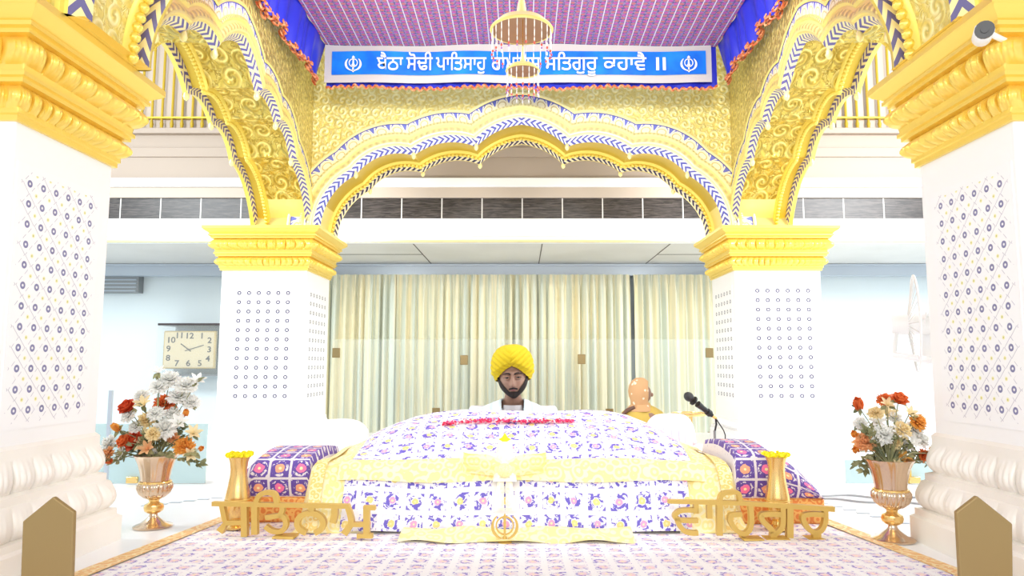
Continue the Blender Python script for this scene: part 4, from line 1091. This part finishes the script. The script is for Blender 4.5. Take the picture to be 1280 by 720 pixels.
# ------------------------------------------------------------------ brass bud vases with marigold rings
def bud_vase(px, Y, label, flab):
    x = at(px, 600, Y).x; k = Y/FPX/1.03
    t = thing('bud_vase', (x, Y, 0), label, 'vase')
    zt = at(px, 573, Y).z; pr = [(16, 0), (16.5, .006), (14, .012), (9, .020), (8, .035), (11, .05), (14.5, .16*zt+.05), (15.5, .38*zt), (14.8, .45*zt), (12.5, .58*zt), (10.5, .72*zt), (10, .82*zt), (11.2, .93*zt), (13.5, zt), (12.8, zt+.002), (10, .94*zt), (1, .90*zt)]
    vb = MB().lathe([(r*k, z) for r, z in pr], (x, Y, .008), 48).build('vase_body', 'brass', t)
    MB().tube([(x+15.2*k*math.cos(a), Y+15.2*k*math.sin(a), .008+.40*zt) for a in [2*PI*i/40 for i in range(41)]], .0025, 6).build('vase_band', 'sign_gold', vb)
    f = thing('marigold_garland', (x, Y, zt+.01), flab, 'flowers')
    rnd = random.Random(int(px)); n = 12
    for i in range(n):
        a = 2*PI*i/n; c_ = Vector((x+13.5*k*math.cos(a), Y+13.5*k*math.sin(a), zt+.016+rnd.uniform(-.003, .003))); mb = MB()
        for j in range(26):
            th_ = rnd.uniform(0, PI*.62); ph = rnd.uniform(0, 2*PI); dd = Vector((math.sin(th_)*math.cos(ph), math.sin(th_)*math.sin(ph), math.cos(th_)*.8))
            o_ = dd.orthogonal().normalized(); pp = c_+dd*.013; b_ = len(mb.v)
            mb.v += [tuple(c_+dd*.004-o_*.004), tuple(pp-o_*.006), tuple(pp+dd*.006), tuple(pp+o_*.006), tuple(c_+dd*.004+o_*.004)]; mb.face([b_, b_+1, b_+2, b_+3, b_+4])
        mb.ball(c_, .009, 8, 5); mb.build('marigold', 'yellow_petal', f, smooth=False)
bud_vase(298, 3.38, 'slender brass bud vase behind the left letter sign', 'ring of yellow marigolds resting on the left bud vase')
bud_vase(971, 3.36, 'slender brass bud vase behind the right letter sign', 'ring of yellow marigolds resting on the right bud vase')

# ------------------------------------------------------------------ urns and bouquets
def urn(label, px, Y, s):
    x = at(px, 620, Y).x; k = .00345*s
    t = thing('flower_urn', (x, Y, 0), label, 'vase')
    def pr(rows): return [(r*k, z*k) for r, z in rows]
    flute = lambda n_, a_: (lambda kk, an: 1+a_*abs(math.sin(n_*an/2)))
    MB().lathe(pr([(25, 0), (25.5, 1.5), (23, 3), (17, 5), (13, 8), (8, 12), (5.5, 15), (5, 18)]), (x, Y, .002), 48).build('foot', 'bronze', t)
    MB().lathe(pr([(5, 18), (8, 19), (11.5, 22), (12.5, 26), (11.5, 30), (7.5, 32), (6, 34), (7, 37)]), (x, Y, .002), 40, flute(12, .05)).build('knop', 'brass', t)
    MB().lathe(pr([(7, 37), (13, 40), (18.5, 45), (21.5, 52), (21.5, 57), (19.5, 60)]), (x, Y, .002), 96, flute(22, .09)).build('fluted_bowl', 'bronze', t)
    MB().tube([(x+19.8*k*math.cos(a), Y+19.8*k*math.sin(a), .002+60.5*k) for a in [2*PI*i/48 for i in range(49)]], 1.6*k, 8).build('bead_ring', 'brass', t)
    MB().lathe(pr([(18.3, 61), (18.5, 66), (20, 75), (23, 86), (27, 95), (29, 97.5), (28, 98), (26, 95), (21.5, 86), (18, 70), (1, 66)]), (x, Y, .002), 64, lambda kk, an: 1+.018*math.cos(an*18)*(1 if kk < 6 else 0)).build('flared_neck', 'bronze', t)
    return x, 98*k
u1 = urn('rose bronze flower urn at the left, before the teal glass panel', 193, 3.42, .97)
u2 = urn('rose bronze flower urn at the right with its full foot showing', 1114, 3.17, 1.0)

FL = {}
def flower_mesh(kind, mat, seed=0):
    key = (kind, mat, seed)
    if key in FL: return FL[key]
    rnd = random.Random(seed+hash(kind) % 7 if False else seed+len(kind)); mb = MB()
    def petal(yaw, open_, L, W, cup, r0=.0, ruffle=0):
        cy, sy = math.cos(yaw), math.sin(yaw)
        def f(u_, v_):
            a = (u_-.5)*2; w_ = W*math.sin(PI*min(.97, .12+.80*v_))**.6; x = a*w_
            el = open_*v_; r = r0+L*math.sin(el)/max(open_, .01)*1.0*(v_ if 0 else 1); z = L*(1-math.cos(el))/max(open_, .01) if 0 else L*v_*math.cos(open_)
            r = r0+L*v_*math.sin(open_)+cup*a*a*-L+ruffle*math.sin(a*9+yaw*3)*v_; z += ruffle*math.cos(a*8)*v_+.12*L*math.sin(v_*PI)
            return (r*cy-x*sy, r*sy+x*cy, z)
        mb.grid(f, 4, 4)
    if kind == 'rose':
        for ring, (n, op, L, W, r0) in enumerate(((3, .12, .95, .42, .05), (4, .32, .98, .52, .12), (5, .58, .98, .6, .18), (6, .95, .9, .62, .2))):
            for i in range(n): petal(2*PI*i/n+ring*.5+rnd.uniform(-.1, .1), op, L, W, .25, r0)
    elif kind == 'carnation':
        for ring, (n, op) in enumerate(((6, .15), (9, .45), (12, .8), (14, 1.15), (14, 1.5))):
            for i in range(n): petal(2*PI*i/n+ring*.3+rnd.uniform(-.15, .15), op+rnd.uniform(-.1, .1), .85+rnd.uniform(-.08, .08), .26, .1, .03, .09)
    elif kind == 'lily':
        for i in range(6): petal(2*PI*i/6+rnd.uniform(-.1, .1), .95, 1.25, .26, .1, .03, .03)
        for i in range(5): petal(2*PI*i/5, .3, .6, .05, 0, .02)
    elif kind == 'bud':
        for ring, (n, op, L, W, r0) in enumerate(((3, .05, 1.3, .38, .05), (4, .22, 1.35, .5, .12))):
            for i in range(n): petal(2*PI*i/n+ring*.5, op, L, W, .3, r0)
    o = mb.build('temp', mat, ang=60); me = o.data; bpy.data.objects.remove(o); FL[key] = me; return me
def leafblade(mb, base, d, L, W, up):
    d = d.normalized(); s_ = d.cross(up).normalized()*W; n_ = s_.cross(d).normalized(); b = len(mb.v)
    mb.v += [tuple(base), tuple(base+d*L*.35+s_+n_*L*.06), tuple(base+d*L*.4), tuple(base+d*L*.35-s_+n_*L*.06), tuple(base+d*L*.75+s_*.6+n_*L*.02), tuple(base+d*L*.78), tuple(base+d*L*.75-s_*.6+n_*L*.02), tuple(base+d*L-n_*L*.08)]
    for q in ((0, 1, 2), (0, 2, 3), (1, 4, 5, 2), (2, 5, 6, 3), (4, 7, 5), (5, 7, 6)): mb.face([b+i for i in q])
def bouquet(label, u, Y, flowers, box, seed, back=0.0):
    x, zt = u; root = Vector((x, Y, zt-.03))
    t = thing('bouquet', (x, Y, zt), label, 'flowers'); rnd = random.Random(seed)
    st = MB()
    for (px, py, r, kind, mat) in flowers:
        ox = (px-(box[0]+box[1])/2)/((box[1]-box[0])/2); oy = (box[3]-py)/(box[3]-box[2])
        dep = rnd.uniform(-.09, .02)*(1-.6*abs(ox)) - .02 + back
        p = at(px, py, Y+dep); me = flower_mesh(kind, mat, rnd.randint(0, 2)); o = bpy.data.objects.new({'rose': 'rose', 'carnation': 'carnation', 'lily': 'lily', 'bud': 'rosebud'}[kind], me)
        col.objects.link(o); o.parent = t; R_ = r*.0049; o.scale = (R_, R_, R_)
        d = Vector((ox*.7, -.85+.2*rnd.random(), .25+.75*oy)).normalized(); o.rotation_euler = d.to_track_quat('Z', 'Y').to_euler(); o.location = p-d*R_*.5-wo(t)
        m1 = root.lerp(p, .5)+Vector((0, 0, .03)); st.tube([root, m1, p-d*R_*.4], .0022, 5)
        if r > 6:
            for j in range(3): leafblade(st, p-d*R_*.35, Vector((rnd.uniform(-1, 1), rnd.uniform(-.4, .6), rnd.uniform(-.8, .3))), .035+.01*rnd.random(), .010, Vector((0, -1, .3)))
    st.build('stems', 'leafgreen', t)
    for g in range(26):
        mb = MB(); px = rnd.uniform(box[0], box[1]); q = abs((px-(box[0]+box[1])/2)/((box[1]-box[0])/2)); py = rnd.uniform(box[3]-34+8*q, box[3]+8+6*q) if g < 20 else rnd.uniform(box[2]+40, box[3]-25)
        if g >= 20: px = (box[0]+box[1])/2+(px-(box[0]+box[1])/2)*.6
        tip = at(px, py, Y+back+rnd.uniform(-.06, .08)); mid = root.lerp(tip, .6)+Vector((0, 0, .03))
        mb.tube([root, mid, tip], .0018, 5)
        for j in range(15):
            s_ = .35+.65*rnd.random(); b_ = root.lerp(mid, s_*2) if s_ < .5 else mid.lerp(tip, (s_-.5)*2)
            dirv = (tip-mid).normalized()*.6+Vector((rnd.uniform(-1, 1), rnd.uniform(-1, .6), rnd.uniform(-.6, .8)))
            leafblade(mb, b_, dirv, rnd.uniform(.022, .045), rnd.uniform(.006, .012), Vector((rnd.uniform(-.4, .4), -1, .5)))
        mb.build('leaf_spray', 'leafgreen', t)
W_, CR, PE, OR, RD, AM = 'white_petal', 'cream_petal', 'peach_petal', 'rose_orange', 'rose_red', 'amber_petal'
bouquet('left bouquet of orange roses and white blossoms in the left urn', u1, 3.42,
        [(158, 508, 10, 'rose', RD), (166, 551, 12, 'rose', RD), (206, 501, 13, 'carnation', OR), (232, 517, 6, 'bud', AM), (231, 556, 11, 'carnation', AM), (205, 533, 13, 'carnation', W_),
         (185, 550, 14, 'lily', CR), (146, 535, 7, 'bud', AM), (133, 566, 8, 'carnation', PE), (136, 576, 6, 'bud', OR), (133, 553, 10, 'carnation', W_), (150, 567, 7, 'lily', W_), (167, 532, 8, 'carnation', W_),
         (216, 546, 7, 'carnation', PE), (238, 568, 7, 'lily', CR), (251, 561, 5, 'bud', AM), (182, 522, 11, 'carnation', CR), (194, 514, 10, 'carnation', W_), (183, 560, 8, 'lily', PE), (153, 551, 8, 'rose', OR),
         (178, 503, 9, 'lily', CR), (223, 527, 9, 'lily', W_), (242, 540, 8, 'lily', CR), (190, 540, 9, 'carnation', CR), (158, 518, 9, 'carnation', W_),
         (198, 480, 11, 'carnation', W_), (212, 470, 12, 'carnation', W_), (233, 478, 12, 'carnation', W_), (247, 474, 8, 'lily', W_), (224, 492, 12, 'carnation', W_), (240, 500, 10, 'carnation', W_), (197, 463, 7, 'lily', W_), (192, 565, 7, 'bud', W_), (175, 492, 9, 'carnation', W_), (215, 514, 9, 'carnation', W_)],
        (125, 258, 490, 577), 3)
bouquet('right bouquet of peach roses and white blossoms in the right urn', u2, 3.17,
        [(1073, 506, 9, 'bud', OR), (1107, 497, 9, 'carnation', OR), (1125, 498, 9, 'rose', OR), (1150, 525, 10, 'carnation', AM), (1082, 550, 12, 'carnation', PE), (1106, 540, 12, 'carnation', W_), (1102, 556, 9, 'lily', W_),
         (1120, 552, 8, 'carnation', CR), (1123, 565, 8, 'lily', CR), (1129, 574, 8, 'lily', AM), (1124, 591, 7, 'lily', AM), (1122, 582, 6, 'lily', CR), (1157, 568, 7, 'carnation', OR), (1169, 566, 7, 'carnation', AM), (1139, 515, 7, 'lily', CR),
         (1110, 515, 9, 'lily', CR), (1070, 563, 6, 'bud', AM), (1068, 543, 6, 'bud', AM), (1147, 535, 11, 'carnation', W_), (1130, 535, 10, 'carnation', CR), (1097, 526, 8, 'lily', W_), (1095, 514, 8, 'carnation', CR), (1133, 556, 8, 'lily', W_), (1155, 548, 9, 'carnation', W_),
         (1120, 520, 8, 'carnation', W_), (1125, 540, 8, 'lily', W_), (1143, 552, 8, 'lily', W_), (1075, 528, 8, 'carnation', W_), (1110, 504, 7, 'lily', CR)],
        (1056, 1170, 490, 580), 4, .07)

# angled gold panels at the lower corners
for px0, px1, pts, lab in ((28, 92, [(28, 652), (66, 621), (92, 640), (92, 700), (28, 700)], 'left'), (1195, 1266, [(1196, 640), (1222, 620), (1266, 655), (1263, 700), (1199, 700)], 'right')):
    Yq = 2.33; P3 = [at(a, b, Yq) for a, b in pts]
    for p in P3[-2:]: p.z = 0.002
    mb = MB(); n = len(P3)
    for q in (0, .018): mb.v += [(p.x, Yq+q, p.z) for p in P3]
    mb.face(list(range(n))); mb.face([n+i for i in range(n)][::-1])
    for i in range(n): mb.face([i, (i+1) % n, n+(i+1) % n, n+i])
    cx_ = sum(p.x for p in P3)/n; o = mb.build('pointed_stand', 'tan_gold', origin=(cx_, Yq, 0), smooth=False, bevel=.004)
    tag(o, f'brown gold pointed panel stand by the base of the near {lab} pillar', 'stand')

# ------------------------------------------------------------------ the reader
YM = 4.48
HC = at(641, 470, YM)                # eye level, centre of the head
def head_pt(a, e, grow=0.0):
    """a azimuth (0 = front, towards -y), e elevation -90..90 degrees in radians"""
    ca, sa, ce, se = math.cos(a), math.sin(a), math.cos(e), math.sin(e)
    x = .076*sa*ce; y = -.096*ca*ce; z = .122*se
    if z < 0:
        j = (-z/.122); x *= 1-.30*j**1.8; 
        if ca > 0: y *= 1-.10*j; y -= .010*j*(1-j)*4*ca
        else: y *= 1-.35*j
    fr = max(0, ca)
    g = lambda cx, cz, sx, sz: math.exp(-((x-cx)/sx)**2-((z-cz)/sz)**2)
    if fr > 0:
        y -= fr*(.010*g(0, .030, .050, .010))                       # brow
        for s in (-1, 1):
            y += fr*.013*g(s*.031, .004, .017, .012)                 # sockets
            y -= fr*.005*g(s*.040, -.026, .018, .016)                # cheekbones
            y -= fr*.006*g(s*.0095, -.043, .008, .008)               # nostrils
        y -= fr*.012*g(0, .004, .008, .020)+fr*.022*g(0, -.022, .0095, .020)+fr*.016*g(0, -.036, .011, .010)
        y -= fr*.007*g(0, -.066, .024, .010); y += fr*.004*g(0, -.0655, .020, .0025)
        y -= fr*.010*g(0, -.100, .022, .014)
        x *= 1.0
    if grow:
        n_ = Vector((x/.076, y/.096, z/.122)).normalized(); return Vector((x, y, z))+n_*grow
    return Vector((x, y, z))
tilt = Matrix.Rotation(math.radians(6), 3, 'X') @ Matrix.Rotation(math.radians(-3), 3, 'Y')
def hw(v): return HC+(tilt @ Vector(v))*1.12
man = thing('person', (HC.x, YM, 0), 'seated person in a yellow turban and white shawl reading behind the throne', 'person')
# body: one skinned surface, sitting cross-legged
def skin_body(name, mat, pts, edges, rad, parent, subd=2, root=0):
    me = bpy.data.meshes.new(name); off = wo(parent); me.from_pydata([tuple(Vector(p)-off) for p in pts], edges, []); me.materials.append(mt(mat))
    o = bpy.data.objects.new(name, me); col.objects.link(o)
    md = o.modifiers.new('skin', 'SKIN'); sv = me.skin_vertices[0].data if me.skin_vertices else None
    if sv is None:
        bm = bmesh.new(); bm.from_mesh(me); bm.verts.layers.skin.verify(); bm.to_mesh(me); bm.free(); sv = me.skin_vertices[0].data
    for i, r in enumerate(rad): sv[i].radius = (r if isinstance(r, tuple) else (r, r)); sv[i].use_root = (i == root)
    md.use_smooth_shade = True; o.modifiers.new('sub', 'SUBSURF').levels = subd; o.modifiers['sub'].render_levels = subd
    bpy.context.view_layer.update()
    ev = bpy.data.meshes.new_from_object(o.evaluated_get(bpy.context.evaluated_depsgraph_get()))
    for p in ev.polygons: p.use_smooth = True
    bpy.data.objects.remove(o); o2 = bpy.data.objects.new(name, ev); col.objects.link(o2); o2.parent = parent; return o2
x0 = HC.x; zsh = at(641, 508, YM).z   # shoulder line
yb_ = YM+.05
J = dict(pel=(x0, yb_+.08, .10), sp=(x0, yb_+.10, .26), ch=(x0, yb_+.07, zsh-.08), nb=(x0, yb_+.045, zsh+.01), nk=(x0, YM+.03, zsh+.06), hd=(x0, YM+.015, HC.z-.05))
pts, rad, edges = [], [], []
def add(p, r, par=None):
    pts.append(p); rad.append(r)
    if par is not None: edges.append((par, len(pts)-1))
    return len(pts)-1
i_p = add(J['pel'], (.13, .10)); i_s = add(J['sp'], (.12, .09), i_p); i_c = add(J['ch'], (.13, .09), i_s); i_n = add(J['nb'], (.065, .06), i_c); i_k = add(J['nk'], .050, i_n); i_h = add(J['hd'], .048, i_k)
hands = []
for sg in (-1, 1):
    s_ = add((x0+sg*.20, yb_+.06, zsh-.05), .055, i_c); e_ = add((x0+sg*.265, yb_-.02, zsh-.25), .042, s_); wv = add((x0+sg*.13, yb_-.20, .155), .028, e_); hd_ = add((x0+sg*.085, yb_-.255, .150), (.036, .018), wv)
    hands.append((sg, hd_))
    for f_, (dx, L_) in enumerate(((-.026, .05), (-.009, .058), (.008, .055), (.024, .044))):
        k1 = add((x0+sg*(.070-.0)+dx, yb_-.285, .150), .0085, hd_); k2 = add((x0+sg*.055+dx, yb_-.285-L_*.5, .142), .0080, k1); add((x0+sg*.045+dx, yb_-.285-L_*.8, .125), .0070, k2)
    k1 = add((x0+sg*.045, yb_-.255, .160), .010, hd_); add((x0+sg*.020, yb_-.28, .158), .008, k1)
    h_ = add((x0+sg*.10, yb_+.04, .10), .085, i_p); kn = add((x0+sg*.34, yb_-.14, .095), .062, h_); an = add((x0+sg*.02, yb_-.20+.02*sg, .065), .036, kn); add((x0-sg*.10, yb_-.19+.02*sg, .045), .030, an)
skin_body('body', 'skin', pts, edges, rad, man)
# kurta
pts, rad, edges = [], [], []
i_p = add((x0, yb_+.08, .12), (.19, .14)); i_s = add(J['sp'], (.165, .12), i_p); i_c = add((x0, yb_+.07, zsh-.09), (.175, .115), i_s); i_n = add((x0, yb_+.055, zsh-.02), (.085, .075), i_c)
for sg in (-1, 1):
    s_ = add((x0+sg*.225, yb_+.05, zsh-.065), .088, i_c); e_ = add((x0+sg*.270, yb_-.02, zsh-.25), .062, s_); add((x0+sg*.14, yb_-.185, .165), .045, e_)
    kn = add((x0+sg*.33, yb_-.13, .095), .080, i_p); add((x0+sg*.06, yb_-.18, .065), .058, kn)
skin_body('kurta', 'sheet', pts, edges, rad, man)
# neck front + collar
mb = MB(); c0 = Vector((x0, YM+.028, zsh-.022)); 
mb.lathe([(.066, -.03), (.064, 0), (.061, .022), (.058, .030), (.055, .028), (.056, -.02)], c0+Vector((0, 0, .0)), 32, sy=1.0); mb.build('collar', 'grey_shirt', man)
mb = MB(); mb.grid(lambda u_, v_: (x0-.062+.124*u_, YM-.062-.012*math.sin(PI*u_)-.035*(1-v_), zsh-.020-.20*(1-v_)), 10, 10); mb.build('shirt_front', 'grey_shirt', man)
# head surface
N1, N2 = 72, 48
mb = MB(); mb.grid(lambda u_, v_: hw(head_pt(-PI+2*PI*u_, -PI/2+PI*v_)), N1, N2); hd = mb.build('head', 'skin', man, ang=180)
md = None
# beard shell, brows, eyes, lips, ears
def beard(u_, v_):
    a = -1.75+3.5*u_; fa = abs(a)
    top = -.60-.05*math.cos(a*2) if fa < .5 else interp([(.5, -.58), (.8, -.36), (1.1, -.13), (1.45, .04), (1.8, .10)], fa)
    if fa < .42: top = -.66
    e = -PI/2*.995+(top+PI/2)*v_
    g_ = .009*math.sin(PI*min(1, (1-v_)*1.6+.05))+.0012
    if fa < .35 and v_ > .75: g_ *= .9
    return hw(head_pt(a, e, g_))
mb = MB(); mb.grid(beard, 60, 24); mb.build('beard', 'hair', man, ang=180)
mb = MB(); mb.grid(lambda u_, v_: hw(head_pt(-.40+.80*u_, -.505+.085*v_-.16*abs(u_-.5)**1.5, .0026)), 20, 4); mb.build('moustache', 'hair', man, ang=180)
for nm, e0, hgt in (('upper_lip', -.535, .035), ('lower_lip', -.585, .042)):
    mb = MB(); mb.grid(lambda u_, v_: hw(head_pt((-.27+.54*u_), e0+hgt*(v_-.5)*2*math.sin(PI*u_)**.6*.5, .0035*math.sin(PI*v_)+.001)), 16, 6); mb.build(nm, 'lip', man, ang=180)
for s in (-1, 1):
    cE = Vector((s*.031, -.0845, .003)); 
    eye = MB().ball(hw(cE), .0135, 18, 12).build('eye', 'eye_white', man)
    MB().ball(hw(cE+Vector((0, -.0075, -.0005))), .0080, 14, 10).build('iris', 'iris', eye)
    for nm, off, th_ in (('upper_eyelid', .0082, .0050), ('lower_eyelid', -.0078, .0040)):
        mb = MB(); mb.tube([hw((s*.031+.0165*math.cos(PI*k/10), -.0895-.0075*math.sin(PI*k/10), .003+off*math.sin(PI*k/10)**.7)) for k in range(11)], th_, 8); mb.build(nm, 'skin', man)
    mb = MB(); mb.tube([hw((s*(.010+.042*k/8), -.098+.013*(k/8)**2, .0205+.006*math.sin(PI*(k/8)**.8))) for k in range(9)], lambda t: .0042*(1-.6*t)+.0008, 8); mb.build('eyebrow', 'hair', man)
    mb = MB(); mb.ball((0, 0, 0), .028, 14, 10, sc=(.32, .62, 1.0)); mb.v = [tuple(hw((s*.077, .012, -.012)+Vector(v)) if False else hw(Vector((s*.076, .012, -.014))+Vector(v))) for v in mb.v]; mb.build('ear', 'skin', man)
# turban: wrapped folds
def turb(u_, v_):
    a = -PI+2*PI*u_; ca = math.cos(a); sa = math.sin(a)
    edge = interp([(0, .066), (.35, .050), (.8, .015), (1.2, -.012), (1.7, -.030), (2.4, -.045), (3.15, -.05)], abs(a))
    e = v_; H = .172
    z = edge+(H-edge)*math.sin(e*PI/2)**.9
    prof_r = math.cos(e*PI/2)**.55
    bul = 1+.10*math.sin(PI*min(1, e*1.25))
    rx_, ry_ = .112, .125
    x = rx_*sa*prof_r*bul; y = -(ry_*ca)*prof_r*bul+.012
    # wraps: diagonal pleats that cross above the forehead
    sx = x/.11
    side_ = 1 if sx > -.05 else -1
    q = z*31-side_*sx*2.7*(1 if ca > 0 else 0)
    fr_ = q-math.floor(q); rid = (fr_**.7)*(1-fr_)**.35
    fade = min(1, (1-e)*5)*(1-.0*abs(a))
    k = 1+.20*(rid-.3)*fade
    tuck = 1-.16*max(0, 1-e*9)
    over = .010*math.exp(-((sx-.1+ (z-.12)*4)/.35)**2)*max(0, ca)
    return hw((x*k*tuck, y*k*tuck-over, z))
mb = MB(); mb.grid(turb, 160, 70); mb.build('turban', 'turban', man, ang=180)
mb = MB(); mb.grid(lambda u_, v_: hw(head_pt(-.22+.44*u_, .56+.10*v_, .003)), 8, 4); mb.build('under_turban', 'black', man)
# shawl: two panels over the shoulders joined behind the neck
def shawl(u_, v_):
    # u across the cloth (inner -> outer), v along it left hem -> nape -> right hem
    s = -1+2*v_; sg = 1 if s > 0 else -1; q = abs(s)
    wd = .19
    if q < .30:                      # round the nape
        th_ = sg*q/.30*PI*.5; r = .072+wd*.55*u_
        return (x0+r*math.sin(th_)*1.0, YM+.045+r*math.cos(th_)*.75, zsh+.045-.05*u_-.0*q)
    t_ = (q-.30)/.70; xin = .072-.012*t_; yy = YM+.045-.10*min(1, t_*2.2)-.03*t_; zz = zsh+.045-.42*max(0, t_-.12)
    xo = xin+wd*u_*(.62+.25*min(1, t_*3)); dz = -.05*u_-.02*u_*min(1, t_*2)
    fold = .007*math.sin(u_*16+sg)
    return (x0+sg*xo, yy-fold+(.03*u_ if t_ < .5 else .03*u_), zz+dz)
mb = MB(); mb.grid(shawl, 22, 90); sh = mb.build('shawl', 'shawl', man, ang=180)
sol = sh.modifiers.new('thickness', 'SOLIDIFY'); sol.thickness = .008

# ------------------------------------------------------------------ the attendant behind, seen from the back
YP = 8.3; c = at(800, 490, YP)
at_ = thing('person', (c.x, YP, -.35), 'seated person in mustard tunic and spotted peach headscarf, behind the right bolster', 'person')
hs_ = MB(); hs_.lathe([(.001, .165), (.05, .158), (.095, .125), (.125, .07), (.135, .01), (.128, -.05), (.112, -.10), (.108, -.14), (.135, -.17), (.165, -.205), (.168, -.212)], c, 40,
    lambda k, a: 1+.03*math.sin(a*6+k)*(k > 4)-.0*k, cap=False, sy=1.08)
for i_, v_ in enumerate(hs_.v):                 # the cloth is drawn back from the face on the right
    d_ = Vector(v_)-c
    if d_.x > .07 and -.12 < d_.z < .08: hs_.v[i_] = (c.x+.07+(d_.x-.07)*.35, v_[1], v_[2])
hs_.build('headscarf', 'peach', at_)
fm_ = MB(); fm_.ball(c+Vector((.035, 0, -.02)), .095, 20, 14, sc=(1, .85, 1.15)); fm_.ball(c+Vector((.135, 0, -.03)), .018, 10, 8, sc=(1, .8, 1.3)); fm_.build('face', 'skin', at_)
zc = c.z
rb = MB(); rb.lathe([(.50, -.345-zc), (.50, -.25-zc), (.40, -.12-zc), (.30, -.02-zc), (.27, -.55), (.285, -.40), (.275, -.30), (.225, -.22), (.15, -.175), (.09, -.15), (.075, -.12)], (c.x+.03, YP, zc), 48,
    lambda k, a: 1+.035*math.sin(a*5+k*.8), sy=.80); rb.build('tunic', 'mustard', at_, ang=180)
pts, rad, edges = [], [], []
i_c = add((c.x+.02, YP, zc-.32), .13)
for sg in (-1, 1):
    s_ = add((c.x+.10, YP+sg*.15, zc-.27), .07, i_c); e_ = add((c.x+.24, YP+sg*.17, zc-.45), .055, s_); h_ = add((c.x+.38, YP+sg*.10, zc-.34), .038, e_); hh_ = add((c.x+.44, YP+sg*.08, zc-.31), (.035, .02), h_)
    for f_ in range(4): k1 = add((c.x+.49, YP+sg*.08+(f_-1.5)*.018, zc-.30), .009, hh_); add((c.x+.525, YP+sg*.08+(f_-1.5)*.016, zc-.31), .008, k1)
    k1 = add((c.x+.46, YP+sg*.04, zc-.29), .010, hh_); add((c.x+.485, YP+sg*.03, zc-.285), .008, k1)
skin_body('body', 'skin', pts, edges, rad, at_)
mb = MB(); mb.tube([(c.x-.25, YP-.10, zc-.55), (c.x-.265, YP-.10, zc-.40), (c.x-.245, YP-.10, zc-.29), (c.x-.17, YP-.11, zc-.20), (c.x-.08, YP-.12, zc-.165)], .022, 8); mb.build('dark_scarf_edge', 'brown', at_)
